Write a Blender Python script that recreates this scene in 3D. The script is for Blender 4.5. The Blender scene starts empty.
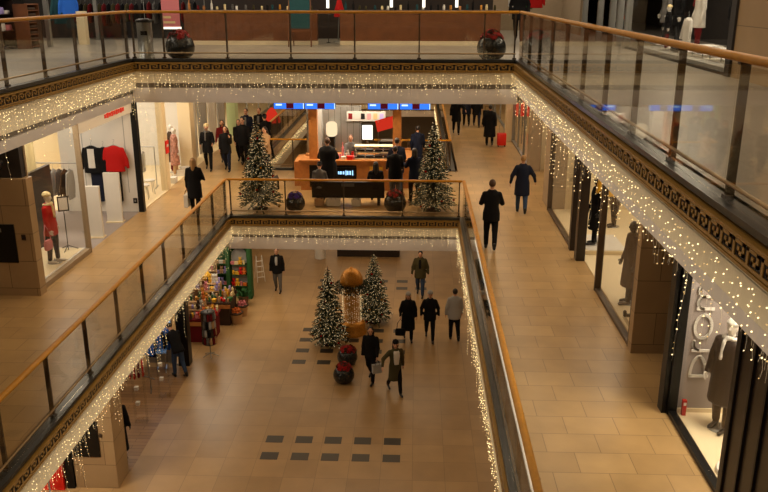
import bpy, bmesh, math, random
from math import sin, cos, pi, radians, sqrt
from mathutils import Vector, Matrix
random.seed(7)
C = bpy.context.scene.collection
V = Vector
F0, F1, F2 = 0.0, 4.782, 9.564            # the three floors
CL = 1.0                                   # slab and fascia depth

# ------------------------------------------------------------------ materials
def lin(c):
    return tuple(((x/12.92) if x <= .04045 else ((x+.055)/1.055)**2.4) for x in c)
MATS = {}
def mat(name, rgb, rough=.6, metal=0., var=0., scale=6., emit=0., spec=.5, coat=0.):
    if name in MATS: return MATS[name]
    m = bpy.data.materials.new(name); m.use_nodes = True
    nt = m.node_tree; b = nt.nodes['Principled BSDF']
    c = lin(rgb)
    b.inputs['Base Color'].default_value = (*c, 1)
    b.inputs['Roughness'].default_value = rough
    b.inputs['Metallic'].default_value = metal
    b.inputs['Specular IOR Level'].default_value = spec
    if coat: b.inputs['Coat Weight'].default_value = coat
    if var:
        tc = nt.nodes.new('ShaderNodeTexCoord'); n = nt.nodes.new('ShaderNodeTexNoise'); n.inputs['Scale'].default_value = scale
        n.inputs['Detail'].default_value = 5
        r = nt.nodes.new('ShaderNodeValToRGB')
        r.color_ramp.elements[0].position = .3; r.color_ramp.elements[1].position = .7
        r.color_ramp.elements[0].color = (*[x*(1-var) for x in c], 1)
        r.color_ramp.elements[1].color = (*[min(1, x*(1+var)) for x in c], 1)
        nt.links.new(tc.outputs['Object'], n.inputs['Vector']); nt.links.new(n.outputs['Fac'], r.inputs['Fac'])
        nt.links.new(r.outputs['Color'], b.inputs['Base Color'])
    if emit:
        b.inputs['Emission Color'].default_value = (*c, 1); b.inputs['Emission Strength'].default_value = emit
    MATS[name] = m
    return m
def tile_mat(name, c1, c2, mortar, w, h, rough=.35, msize=.006, noise=.12, offset=.5, vert=False, spec=.5):
    m = bpy.data.materials.new(name); m.use_nodes = True; nt = m.node_tree; b = nt.nodes['Principled BSDF']
    tc = nt.nodes.new('ShaderNodeTexCoord'); br = nt.nodes.new('ShaderNodeTexBrick')
    br.offset = offset; br.inputs['Scale'].default_value = 1
    br.inputs['Brick Width'].default_value = w; br.inputs['Row Height'].default_value = h
    br.inputs['Mortar Size'].default_value = msize; br.inputs['Mortar Smooth'].default_value = .2
    br.inputs['Color1'].default_value = (*lin(c1), 1); br.inputs['Color2'].default_value = (*lin(c2), 1); br.inputs['Mortar'].default_value = (*lin(mortar), 1)
    mp = nt.nodes.new('ShaderNodeMapping')
    if vert: mp.inputs['Rotation'].default_value = (pi/2, 0, 0)
    nt.links.new(tc.outputs['Object'], mp.inputs['Vector']); nt.links.new(mp.outputs['Vector'], br.inputs['Vector'])
    n = nt.nodes.new('ShaderNodeTexNoise'); n.inputs['Scale'].default_value = 1.7; n.inputs['Detail'].default_value = 6
    nt.links.new(tc.outputs['Object'], n.inputs['Vector'])
    mr = nt.nodes.new('ShaderNodeMapRange'); mr.inputs['From Min'].default_value = .3; mr.inputs['From Max'].default_value = .7
    mr.inputs['To Min'].default_value = 1-noise; mr.inputs['To Max'].default_value = 1+noise
    nt.links.new(n.outputs['Fac'], mr.inputs['Value'])
    mx = nt.nodes.new('ShaderNodeMix'); mx.data_type = 'RGBA'; mx.blend_type = 'MULTIPLY'; mx.inputs['Factor'].default_value = 1
    cx = nt.nodes.new('ShaderNodeCombineColor')
    for k in range(3): nt.links.new(mr.outputs['Result'], cx.inputs[k])
    nt.links.new(br.outputs['Color'], mx.inputs['A']); nt.links.new(cx.outputs['Color'], mx.inputs['B'])
    nt.links.new(mx.outputs['Result'], b.inputs['Base Color'])
    b.inputs['Roughness'].default_value = rough; b.inputs['Specular IOR Level'].default_value = spec
    MATS[name] = m
    return m
def glass_mat(name, tint=(.97, .97, .94), base=.04, gain=.85, rough=.02):
    m = bpy.data.materials.new(name); m.use_nodes = True; nt = m.node_tree
    nt.nodes.remove(nt.nodes['Principled BSDF']); out = nt.nodes['Material Output']
    t = nt.nodes.new('ShaderNodeBsdfTransparent'); t.inputs['Color'].default_value = (*tint, 1)
    g = nt.nodes.new('ShaderNodeBsdfGlossy'); g.inputs['Roughness'].default_value = rough
    lw = nt.nodes.new('ShaderNodeLayerWeight'); lw.inputs['Blend'].default_value = .5
    p = nt.nodes.new('ShaderNodeMath'); p.operation = 'POWER'; p.inputs[1].default_value = 5
    a = nt.nodes.new('ShaderNodeMath'); a.operation = 'MULTIPLY_ADD'; a.inputs[1].default_value = gain; a.inputs[2].default_value = base
    mx = nt.nodes.new('ShaderNodeMixShader')
    nt.links.new(lw.outputs['Facing'], p.inputs[0]); nt.links.new(p.outputs[0], a.inputs[0]); nt.links.new(a.outputs[0], mx.inputs['Fac'])
    nt.links.new(t.outputs[0], mx.inputs[1]); nt.links.new(g.outputs[0], mx.inputs[2]); nt.links.new(mx.outputs[0], out.inputs['Surface'])
    MATS[name] = m
    return m
def emit_mat(name, rgb, s, sample=True):
    m = bpy.data.materials.new(name); m.use_nodes = True; nt = m.node_tree
    nt.nodes.remove(nt.nodes['Principled BSDF']); e = nt.nodes.new('ShaderNodeEmission')
    e.inputs['Color'].default_value = (*lin(rgb), 1); e.inputs['Strength'].default_value = s
    nt.links.new(e.outputs[0], nt.nodes['Material Output'].inputs['Surface'])
    if not sample: m.cycles.emission_sampling = 'NONE'
    MATS[name] = m
    return m
M = MATS
tile_mat('gallery_tile', (.72, .59, .40), (.67, .545, .365), (.52, .42, .29), .78, .52, rough=.32, noise=.10)
tile_mat('ground_tile', (.69, .555, .375), (.635, .505, .335), (.54, .43, .29), .78, .80, rough=.33, noise=.08, offset=0)
tile_mat('upper_tile', (.65, .62, .57), (.61, .58, .53), (.50, .47, .43), .8, .8, rough=.3, noise=.06, offset=0)
tile_mat('plank_floor', (.62, .47, .31), (.54, .40, .25), (.36, .26, .16), 1.6, .16, rough=.35, noise=.1)
tile_mat('stone_wall', (.66, .55, .40), (.61, .50, .36), (.43, .35, .25), 1.1, .62, rough=.45, noise=.07, vert=True, msize=.008)
mat('dark_inlay', (.20, .17, .14), .35); mat('slab_grey', (.50, .47, .44), .7); mat('ceiling_paint', (.80, .77, .72), .8)
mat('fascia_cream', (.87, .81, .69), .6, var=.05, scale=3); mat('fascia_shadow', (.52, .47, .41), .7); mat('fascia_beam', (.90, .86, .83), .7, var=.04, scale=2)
mat('fret_gold', (.66, .50, .22), .5, metal=.1, var=.12, scale=5); mat('fret_dark', (.11, .065, .035), .6)
mat('rail_wood', (.80, .55, .12), .45, var=.10, scale=9, spec=.3); mat('post_bronze', (.33, .265, .20), .5, metal=.3); mat('rail_steel', (.72, .62, .48), .35, metal=.6); mat('plinth_dark', (.20, .20, .19), .28, var=.25, scale=2.5)
mat('pale_green', (.72, .80, .62), .7); mat('wire', (.93, .88, .78), .6)
glass_mat('rail_glass', (.93, .92, .88), .05, .8, .03); glass_mat('shop_glass', (.97, .97, .96), .03, .28, .02)
emit_mat('bulb', (1., .87, .62), 2.9, sample=False); emit_mat('bulb_dim', (1., .82, .52), 1.0, sample=False); emit_mat('tree_bulb', (1., .88, .66), 1.15, sample=False); emit_mat('tree_bulb_dim', (1., .80, .50), .5, sample=False)
mat('black_metal', (.09, .085, .08), .4, metal=.5); mat('steel', (.62, .62, .60), .35, metal=.75); mat('white_paint', (.88, .86, .82), .5); mat('cream_paint', (.90, .83, .68), .6)
mat('grey_wall', (.60, .56, .54), .7); mat('rack_dark', (.24, .22, .21), .5, metal=.4); mat('wall_tan', (.62, .54, .43), .7, var=.05); mat('wall_dark', (.15, .13, .12), .6)
mat('dark_brown', (.15, .105, .08), .4, var=.2, scale=4); mat('wood_orange', (.72, .47, .24), .4, var=.15, scale=7); mat('wood_brown', (.44, .27, .16), .4, var=.2, scale=4)
mat('skin', (.80, .60, .48), .5); mat('hair_dark', (.11, .08, .06), .5); mat('hair_brown', (.27, .17, .10), .5); mat('hair_blond', (.62, .47, .28), .5); mat('hair_grey', (.52, .50, .47), .5)
mat('eye_dark', (.05, .04, .04), .2); mat('lip', (.62, .34, .30), .5)
mat('black_cloth', (.065, .062, .068), .85, spec=.2); mat('navy_cloth', (.10, .12, .19), .85, spec=.2); mat('jeans', (.20, .26, .36), .85, spec=.2); mat('grey_cloth', (.40, .39, .38), .9, spec=.2); mat('brown_cloth', (.26, .20, .15), .9, spec=.2)
mat('olive_cloth', (.27, .25, .16), .9, spec=.2); mat('white_cloth', (.84, .82, .78), .9, spec=.2); mat('lightgrey_cloth', (.66, .65, .63), .9, spec=.2); mat('red_cloth', (.72, .10, .09), .8, spec=.2); mat('beige_cloth', (.72, .58, .42), .9, spec=.2)
mat('dark_red_cloth', (.40, .08, .09), .85, spec=.2); mat('blue_cloth', (.16, .40, .80), .8, spec=.2); mat('cream_cloth', (.88, .80, .60), .9, spec=.2); mat('pink_cloth', (.80, .48, .50), .9, spec=.2); mat('green_cloth', (.20, .36, .20), .9, spec=.2); mat('lilac_cloth', (.60, .55, .75), .9, spec=.2); mat('plaid_cloth', (.66, .47, .40), .9, spec=.2, var=.5, scale=14)
mat('teal_cloth', (.14, .28, .30), .9, spec=.2); mat('yellow_cloth', (.86, .66, .20), .8, spec=.2); mat('shoe_black', (.05, .045, .045), .4)
mat('mannequin_white', (.86, .83, .78), .35); mat('mannequin_dark', (.14, .13, .13), .35)
mat('pot_dark', (.12, .125, .125), .25, var=.3, scale=8); mat('flower_red', (.66, .06, .05), .6, var=.3, scale=20); mat('flower_purple', (.30, .16, .62), .6, var=.35, scale=20); mat('flower_orange', (.82, .42, .12), .6, var=.3, scale=20); mat('leaf_dark', (.10, .17, .07), .6, var=.3, scale=15)
mat('needle', (.14, .20, .10), .7, var=.35, scale=9); mat('bark', (.22, .15, .10), .8); mat('bauble_red', (.62, .07, .05), .2, metal=.3); mat('bauble_gold', (.75, .52, .16), .25, metal=.6); mat('gold_glitter', (.74, .50, .15), .4, metal=.45, var=.35, scale=40)
mat('case_red', (.88, .14, .08), .4)
emit_mat('screen_blue', (.22, .48, .98), 1.25); emit_mat('screen_white', (.80, .92, 1.), 1.5); mat('screen_dark', (.30, .07, .10), .4); emit_mat('screen_red', (.42, .10, .16), .5)
emit_mat('lamp_white', (1., .96, .88), 2.); emit_mat('lamp_warm', (1., .88, .70), 1.1); emit_mat('sign_blue', (.62, .82, 1.), 1.6); emit_mat('red_glow', (.90, .22, .14), .75)

# ------------------------------------------------------------------ mesh builder
class MB:
    def __init__(s): s.v = []; s.f = []; s.m = []; s.sm = []
    def add(s, vs, fs, mi=0, smooth=False):
        o = len(s.v); s.v.extend([tuple(p) for p in vs])
        for f in fs: s.f.append([o+i for i in f]); s.m.append(mi); s.sm.append(smooth)
        return s
    def box(s, c, d, rz=0., mi=0, rx=0., ry=0.):
        R = Matrix.Rotation(rz, 3, 'Z') @ Matrix.Rotation(ry, 3, 'Y') @ Matrix.Rotation(rx, 3, 'X'); c = V(c)
        vs = [c + R @ V((x*d[0]/2, y*d[1]/2, z*d[2]/2)) for z in (-1, 1) for y in (-1, 1) for x in (-1, 1)]
        return s.add(vs, [(0, 2, 3, 1), (4, 5, 7, 6), (0, 1, 5, 4), (2, 6, 7, 3), (0, 4, 6, 2), (1, 3, 7, 5)], mi)
    def b2(s, lo, hi, mi=0):
        return s.box([(a+b)/2 for a, b in zip(lo, hi)], [abs(b-a) for a, b in zip(lo, hi)], 0, mi)
    def rings(s, rs, mi=0, smooth=True, cap=True):
        n = len(rs[0]); vs = [p for r in rs for p in r]; fs = []
        for i in range(len(rs)-1):
            for k in range(n): fs.append((i*n+k, i*n+(k+1) % n, (i+1)*n+(k+1) % n, (i+1)*n+k))
        s.add(vs, fs, mi, smooth)
        if cap:
            s.add(rs[0], [tuple(range(n))[::-1]], mi); s.add(rs[-1], [tuple(range(n))], mi)
        return s
    def tube(s, path, r, n=8, mi=0, smooth=True):
        path = [V(p) for p in path]; rr = r if isinstance(r, (list, tuple)) else [r]*len(path); rs = []; pa = None
        for i, p in enumerate(path):
            t = (path[min(i+1, len(path)-1)]-path[max(i-1, 0)]).normalized()
            if pa is None:
                a = t.cross(V((0, 0, 1)))
                if a.length < 1e-3: a = t.cross(V((1, 0, 0)))
            else: a = pa - t*pa.dot(t)
            a.normalize(); pa = a; b = t.cross(a)
            rs.append([p+(a*cos(2*pi*k/n)+b*sin(2*pi*k/n))*rr[i] for k in range(n)])
        return s.rings(rs, mi, smooth)
    def capsule(s, p0, p1, r0, r1, n=10, mi=0):
        p0, p1 = V(p0), V(p1); t = (p1-p0).normalized(); pts = []; rr = []
        for a in (-80, -50, -20): pts.append(p0+t*r0*sin(radians(a))); rr.append(r0*cos(radians(a)))
        for a in (20, 50, 80): pts.append(p1+t*r1*sin(radians(a))); rr.append(r1*cos(radians(a)))
        return s.tube(pts, rr, n, mi)
    def ell(s, c, r, n=12, m=7, mi=0, R=None):
        c = V(c); rs = []
        for i in range(m):
            a = -pi/2+pi*(i+.35)/(m-.3)
            ring = [V((r[0]*cos(a)*cos(2*pi*k/n), r[1]*cos(a)*sin(2*pi*k/n), r[2]*sin(a))) for k in range(n)]
            if R: ring = [R @ q for q in ring]
            rs.append([c+q for q in ring])
        return s.rings(rs, mi)
    def lathe(s, prof, n=20, c=(0, 0, 0), mi=0, smooth=True):
        return s.rings([[V(c)+V((r*cos(2*pi*k/n), r*sin(2*pi*k/n), z)) for k in range(n)] for r, z in prof], mi, smooth)
    def prism(s, poly, o, ux, uy, th, mi=0):
        o, ux, uy = V(o), V(ux), V(uy); w = ux.cross(uy).normalized()*th; n = len(poly)
        a = [o+ux*x+uy*y for x, y in poly]; b = [p+w for p in a]
        return s.add(a+b, [tuple(range(n))[::-1], tuple(range(n, 2*n))]+[(i, (i+1) % n, n+(i+1) % n, n+i) for i in range(n)], mi)
    def octa(s, c, r, mi=0):
        x, y, z = c
        return s.add([(x+r, y, z), (x-r, y, z), (x, y+r, z), (x, y-r, z), (x, y, z+r), (x, y, z-r)], [(0, 2, 4), (2, 1, 4), (1, 3, 4), (3, 0, 4), (2, 0, 5), (1, 2, 5), (3, 1, 5), (0, 3, 5)], mi)
    def mesh(s, name):
        me = bpy.data.meshes.new(name); me.from_pydata(s.v, [], s.f)
        me.polygons.foreach_set('material_index', s.m); me.polygons.foreach_set('use_smooth', s.sm); me.update()
        return me
    def build(s, name, mats, parent=None, loc=None, rz=0.):
        o = bpy.data.objects.new(name, s.mesh(name))
        for m in (mats if isinstance(mats, (list, tuple)) else [mats]): o.data.materials.append(M[m] if isinstance(m, str) else m)
        C.objects.link(o); o.parent = parent
        if loc is not None: o.location = loc
        o.rotation_euler.z = rz
        return o
TMP = bpy.data.scenes.new('scratch')
def remesh(mb, name, vox, it=3, extra=None):
    me = mb.mesh(name); o = bpy.data.objects.new('scratch', me); TMP.collection.objects.link(o)
    r = o.modifiers.new('r', 'REMESH'); r.mode = 'VOXEL'; r.voxel_size = vox; r.use_smooth_shade = True
    if it: q = o.modifiers.new('s', 'SMOOTH'); q.iterations = it; q.factor = .5
    TMP.view_layers[0].update(); dg = TMP.view_layers[0].depsgraph
    n = bpy.data.meshes.new_from_object(o.evaluated_get(dg)); n.name = name
    bpy.data.objects.remove(o); bpy.data.meshes.remove(me)
    n.materials.clear()
    if extra:
        e = extra.mesh('e'); bm = bmesh.new(); bm.from_mesh(n); bm.from_mesh(e); bm.to_mesh(n); bm.free(); bpy.data.meshes.remove(e)
    return n
def link_mesh(me, name, mats, parent=None):
    o = bpy.data.objects.new(name, me)
    for m in (mats if isinstance(mats, (list, tuple)) else [mats]): me.materials.append(M[m])
    C.objects.link(o); o.parent = parent
    return o
def tag(o, label, cat, group=None):
    o['label'] = label; o['category'] = cat
    if group: o['group'] = group
    return o
def thing(name, label, cat, loc=(0, 0, 0), rz=0., group=None):
    o = bpy.data.objects.new(name, None); C.objects.link(o); o.location = loc; o.rotation_euler.z = rz; o.empty_display_size = .1
    return tag(o, label, cat, group)
def struct(name, mb, mats, parent=None):
    o = mb.build(name, mats, parent)
    if parent is None: o['kind'] = 'structure'
    return o
def stuff(o): o['kind'] = 'stuff'; return o
def children(o): return [x for x in KIDS.get(o.name, [])]
KIDS = {}
def dup(o, loc, rz=None, label=None, group=None, mats=None, scale=None):
    """a copy of a thing with copies of its parts; mats maps part name -> material"""
    kids = [x for x in bpy.data.objects if x.parent == o]
    r = o.copy(); C.objects.link(r); r.location = loc
    if rz is not None: r.rotation_euler.z = rz
    if label: r['label'] = label
    if group: r['group'] = group
    if scale: r.scale = scale
    if mats and r.type == 'MESH' and '' in mats: setm(r, mats[''])
    for k in kids:
        c = k.copy(); C.objects.link(c); c.parent = r
        b = k.name.split('.')[0]
        if mats and b in mats: setm(c, mats[b])
        for g in [x for x in bpy.data.objects if x.parent == k]:
            d = g.copy(); C.objects.link(d); d.parent = c
    return r
def setm(o, m):
    o.material_slots[0].link = 'OBJECT'; o.material_slots[0].material = M[m]

# ------------------------------------------------------------------ people and mannequins
def limb_leg(sg, a, b):
    hip = V((sg*.092, 0, .93)); d = V((sg*.025, sin(a), -cos(a))); knee = hip+d*.44
    ank = knee+V((sg*.005, sin(a-b), -cos(a-b)))*.42
    return hip, knee, ank, a-b
def person(name, label, loc, rz, H=1.74, cat='person', group=None, stride=.28, lean=.03, arms=((-.3, .12, .35), (.3, .12, .35)), head=(0, 0),
           coat='black_cloth', coat_len=.5, legs='navy_cloth', hair='hair_dark', hairstyle='short', shoe='shoe_black', skin='skin', sit=0., scarf=None, hat=None, shirt=None, skirt=0., bulk=1., knees=None, face=True, shirtw=.05):
    """facing local +Y. arms: (forward swing, sideways, elbow bend) for the person's left and right"""
    t = thing(name, label, cat, loc, rz, group)
    s = H/1.75
    if sit: La, Ra = limb_leg(-1, 1.45, 1.45), limb_leg(1, 1.40, 1.5)
    else:
        kb = knees or (.12, .45)
        La, Ra = limb_leg(-1, stride, kb[0]), limb_leg(1, -stride*.8, kb[1])
    low = min(La[2].z, Ra[2].z)-.085
    off = V((0, 0, -low))
    if sit: off = V((0, -.1, sit/s-.93+.09))
    Rl = Matrix.Rotation(-lean, 3, 'X'); hipc = V((0, 0, .95))
    def up(p): return (hipc+Rl @ (V(p)-hipc)+off)*s
    def dn(p): return (V(p)+off)*s
    Rh = Matrix.Rotation(head[0], 3, 'Z') @ Matrix.Rotation(-head[1], 3, 'X'); hb = V((0, 0, 1.53))
    def hd(p): return up(hb+Rh @ (V(p)-hb))
    RH = Rl @ Rh
    def ring(z, rx, ry, y=0, n=14, inf=0.):
        return [up((cos(2*pi*k/n)*(rx+inf), y+sin(2*pi*k/n)*(ry+inf), z)) for k in range(n)]
    arm = []
    for sg, (f, ab, e) in ((-1, arms[0]), (1, arms[1])):
        ab += .06+.05*(bulk-1)*4
        sh = V((sg*.172, -.005, 1.392)); d = V((sg*sin(ab), sin(f)*cos(ab), -cos(f)*cos(ab))).normalized(); el = sh+d*.29
        f2 = f+e; d2 = V((sg*sin(ab)*.45-sg*.10*min(1, e), sin(f2), -cos(f2))).normalized(); wr = el+d2*.25
        arm.append((sg, up(sh), up(el), up(wr), (Rl @ d2).normalized()))
    b = MB(); ex = MB()
    # body
    b.rings([ring(z, rx, ry, y) for z, rx, ry, y in ((.86, .10, .09, 0), (.93, .165, .115, 0), (1.08, .14, .105, 0), (1.28, .16, .115, .005), (1.40, .165, .095, 0), (1.46, .10, .075, 0), (1.50, .06, .06, .0))])
    for L in (La, Ra):
        b.capsule(dn(L[0]), dn(L[1]), .085*s, .055*s); b.capsule(dn(L[1]), dn(L[2]), .055*s, .038*s)
        fw = V((0, cos(L[3]*.5), sin(L[3]*.5))) if not sit else V((0, 1, 0))
        b.capsule(dn(L[2]+V((0, -.02, -.04))), dn(L[2]+fw*.15+V((0, 0, -.055))), .036*s, .03*s)
    b.capsule(up((0, -.005, 1.46)), hd((0, .0, 1.57)), .055*s, .052*s)
    b.ell(hd((0, .008, 1.65)), (.076*s, .094*s, .108*s), 14, 9, 0, RH); b.ell(hd((0, .035, 1.585)), (.055*s, .058*s, .06*s), 12, 7, 0, RH)
    b.capsule(hd((0, .095, 1.66)), hd((0, .112, 1.622)), .011*s, .018*s, 8)
    for sg in (-1, 1): b.ell(hd((sg*.078, -.005, 1.635)), (.014*s, .024*s, .034*s), 8, 5, 0, RH)
    for sg, sh, el, wr, d in arm:
        b.capsule(sh, el, .052*s, .042*s); b.capsule(el, wr, .042*s, .03*s)
        x = V((0, 1, 0)); x = (x-d*x.dot(d)).normalized(); w = d.cross(x)       # x: across the knuckles
        pc = wr+d*.055*s
        b.capsule(wr, wr+d*.045*s+x*.018*s, .026*s, .024*s, 8); b.capsule(wr, wr+d*.045*s-x*.018*s, .026*s, .024*s, 8)
        inw = w*(-1 if w.x*sg > 0 else 1)
        for k, ln in enumerate((.066, .078, .074, .058)):
            q = wr+d*.06*s+x*(.03-.02*k)*s; q1 = q+d*ln*.5*s+inw*.006*s; q2 = q1+(d*.8+inw*.6).normalized()*ln*.5*s
            ex.tube([q-d*.02*s, q, q1, q2], [.009*s, .0095*s, .0085*s, .0065*s], 6)
        q = wr+d*.015*s+x*.03*s; q1 = q+(d*.6+x*.8)*.035*s; q2 = q1+(d*.95+x*.2+inw*.3)*.032*s
        ex.tube([q-x*.02*s, q, q1, q2], [.012*s, .0115*s, .0105*s, .008*s], 6)
    if face:
        for sg in (-1, 1):
            ex.ell(hd((sg*.031, .094, 1.652)), (.013*s, .009*s, .008*s), 8, 5, 1, RH); ex.ell(hd((sg*.031, .097, 1.675)), (.019*s, .007*s, .004*s), 8, 5, 1, RH)
        ex.ell(hd((0, .098, 1.583)), (.024*s, .009*s, .008*s), 8, 5, 2, RH)
    me = remesh(b, name+'_body', .019*s, 2, ex)
    link_mesh(me, 'body', [skin, 'eye_dark', 'lip'] if face else [skin], t)
    # trousers or tights
    g = MB(); i = .021*s*bulk
    if skirt:
        z0 = .93-skirt
    for L in (La, Ra):
        g.capsule(dn(L[0]+V((0, 0, -.02))), dn(L[1]), .088*s+i, .062*s+i); g.capsule(dn(L[1]), dn(L[2]+(L[1]-L[2])*.06), .06*s+i, .05*s+i*.5)
    g.rings([ring(z, rx, ry, 0, 12, i) for z, rx, ry in ((.84, .12, .09), (.93, .168, .118), (1.06, .145, .108))])
    link_mesh(remesh(g, 'trousers', .024*s, 2), 'trousers', legs, t)
    for L in (La, Ra):
        g = MB(); fw = V((0, cos(L[3]*.5), sin(L[3]*.5))) if not sit else V((0, 1, 0))
        a = L[2]+V((0, -.03, -.045)); c = L[2]+fw*.17+V((0, 0, -.055))
        g.capsule(dn(a), dn(c), .043*s, .038*s); g.capsule(dn(L[2]+V((0, -.012, -.03))), dn(L[2]+V((0, -.008, .05))), .05*s, .05*s)
        link_mesh(remesh(g, 'shoe', .02*s, 1), 'shoe', shoe, t)
    # coat
    g = MB(); i = .026*bulk; hem = .98-coat_len; mid = min(.93, hem+.03)
    rows = [(hem, .158+coat_len*.06, .118+coat_len*.06, 0)] + ([(.80, .172, .128, 0)] if hem < .72 else []) + [(max(.94, hem+.02), .168, .122, 0), (1.09, .138, .106, 0), (1.28, .160, .12, .004), (1.375, .165, .105, 0), (1.43, .135, .085, 0), (1.47, .085, .072, 0), (1.515, .062, .066, 0)]
    if sit: rows = [r for r in rows if r[0] > .8]; rows[0] = (.86, .18, .14, 0)
    g.rings([ring(z, rx*bulk, ry*bulk, y, 14, i) for z, rx, ry, y in rows])
    for sg, sh, el, wr, d in arm:
        g.capsule(sh, el, (.054+i)*s, (.047+i*.8)*s); g.capsule(el, wr-d*.015*s, (.046+i*.55)*s, (.036+i*.35)*s)
    link_mesh(remesh(g, 'coat', .026*s, 2), 'coat', coat, t)
    # collar / scarf / shirt front
    if scarf:
        g = MB(); g.tube([up((.10*cos(a), .095*sin(a)+.0, 1.475+.02*sin(a))) for a in [2*pi*k/12 for k in range(12)]]+[up((.10, 0, 1.475))], .038*s, 8)
        g.capsule(up((.04, .13, 1.44)), up((.05, .155, 1.18)), .034*s, .034*s, 8)
        link_mesh(remesh(g, 'scarf', .02*s, 1), 'scarf', scarf, t)
    if shirt:
        y = .118*bulk+i
        g = MB(); g.rings([[up((x*w, yy, z)) for x, yy in ((-1, y-.004), (0, y+.008), (1, y-.004), (1, y-.05), (-1, y-.05))] for z, w, y in ((1.02 if shirtw > .06 else 1.12, shirtw*.7, y-.002), (1.28, shirtw, y+.002), (1.40, shirtw*.95, y-.018), (1.45, shirtw*.8, y-.045))], 0, False)
        g.build('shirt_front', shirt, t)
    # hair
    g = MB()
    if hair:
        Rt = RH @ Matrix.Rotation(.35, 3, 'X')
        g.ell(hd((0, -.018, 1.672)), (.086*s, .098*s, .10*s), 14, 9, 0, Rt)
        if hairstyle in ('long', 'bob'):
            g.capsule(hd((0, -.06, 1.66)), up((0, -.085, 1.40 if hairstyle == 'long' else 1.50)), .075*s, .06*s)
            for sg in (-1, 1): g.capsule(hd((sg*.07, -.02, 1.66)), up((sg*.075, -.03, 1.47 if hairstyle == 'long' else 1.53)), .03*s, .03*s)
        if hairstyle == 'bun': g.ell(hd((0, -.10, 1.73)), (.05*s, .05*s, .045*s))
        link_mesh(remesh(g, 'hair', .016*s, 1), 'hair', hair, t)
    if hat:
        g = MB()
        g.ell(hd((0, -.008, 1.71)), (.092*s, .106*s, .085*s), 14, 9, 0, RH); g.rings([[hd((.098*cos(a), -.006+.11*sin(a), z)) for a in [2*pi*k/14 for k in range(14)]] for z in (1.685, 1.725)])
        link_mesh(remesh(g, 'hat', .016*s, 1), 'hat', hat, t)
    t['hand'] = 0
    del t['hand']
    t_hands = [t.matrix_basis @ a[3]+Matrix.Rotation(rz, 3, 'Z') @ (a[4]*.1*s) for a in arm]
    HANDS[t.name] = [V(loc)+Matrix.Rotation(rz, 3, 'Z') @ (a[3]+a[4]*.085*s) for a in arm]
    return t
HANDS = {}
def mannequin(label, loc, rz, coat, legs, H=1.78, group=None, skin='mannequin_white', hat=None, coat_len=.35, arms=((-.05, .16, .25), (.05, .16, .3)), **k):
    t = person('mannequin', label, loc, rz, H, 'mannequin', group, stride=.06, lean=0, arms=arms, coat=coat, coat_len=coat_len, legs=legs, hair=None, skin=skin, shoe=k.pop('shoe', skin), hat=hat, knees=(.02, .06), face=False, **k)
    g = MB(); g.lathe([(.17, 0), (.17, .012), (.02, .014), (.014, .016), (.014, .10)], 18); g.build('stand', 'steel', t)
    return t
def bag(label, at, rz=0., m='white_cloth', w=.30, h=.34, d=.11, drop=.0, cat='bag', group=None):
    t = thing('shopping_bag', label, cat, (at[0], at[1], at[2]-h-.13), rz, group)
    g = MB(); g.rings([[(x*w/2*k, y*d/2*k, z) for x, y in ((-1, -1), (1, -1), (1, 1), (-1, 1))] for z, k in ((0, .94), (.02, 1), (h, 1.03))], 0, False); g.build('bag_body', m, t)
    for y in (-1, 1):
        g = MB(); g.tube([(-.07, y*d/2, h-.01), (-.06, y*d*.3, h+.09), (0, 0, h+.13), (.06, y*d*.3, h+.09), (.07, y*d/2, h-.01)], .006, 6); g.build('handle', 'black_cloth', t)
    return t
def shoulder_bag(label, at, rz, m='black_cloth', cat='bag', w=.30):
    t = thing('shoulder_bag', label, cat, at, rz)
    g = MB(); g.rings([[(x*w/2*k, y*.06*k2, z) for x, y in ((-1, -.6), (-.6, -1), (.6, -1), (1, -.6), (1, .6), (.6, 1), (-.6, 1), (-1, .6))] for z, k, k2 in ((-.14, .8, .7), (-.10, 1, 1), (.04, 1, 1), (.10, .85, .5))]); g.build('bag_body', m, t)
    g = MB(); g.tube([(-.12, 0, .08), (-.09, .01, .30), (0, .03, .46), (.09, .01, .30), (.12, 0, .08)], .011, 6); g.build('strap', m, t)
    return t

# ------------------------------------------------------------------ the building shell
def slab(n, lo, hi, F, floor_m, CL=CL):
    struct('floor', MB().b2((lo[0], lo[1], F-.06), (hi[0], hi[1], F)), floor_m)
    struct('ceiling', MB().b2((lo[0], lo[1], F-CL+.01), (hi[0], hi[1], F-CL+.06)), 'ceiling_paint')
INS = .16
# first gallery: openings  A: x -5.58..1.39, y 1.5..22.98   B: x -6.15..1.25, y 29.7..50
for lo, hi in (((-14, -6), (-5.58-INS, 60)), ((1.39+INS, -6), (9, 60)), ((-5.58-INS, 22.98+INS), (1.39+INS, 29.7-INS)), ((-5.58-INS, -6), (1.39+INS, 1.5-INS)), ((-5.58-INS, 50+INS), (1.39+INS, 60))):
    slab(1, lo, hi, F1, 'gallery_tile', .72 if hi[0] == -5.58-INS or lo[0] == 1.39+INS else CL)
for lo, hi in (((-14.5, -6), (-6.93-INS, 32)), ((2.41+INS, -6), (12, 60)), ((-6.93-INS, 19.71+INS), (2.41+INS, 32)), ((-6.93-INS, -6), (2.41+INS, 0.1)), ((-14.5, 32), (2.41+INS, 60))):
    slab(2, lo, hi, F2, 'upper_tile', .80 if lo[0] == 2.41+INS else CL)
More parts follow.
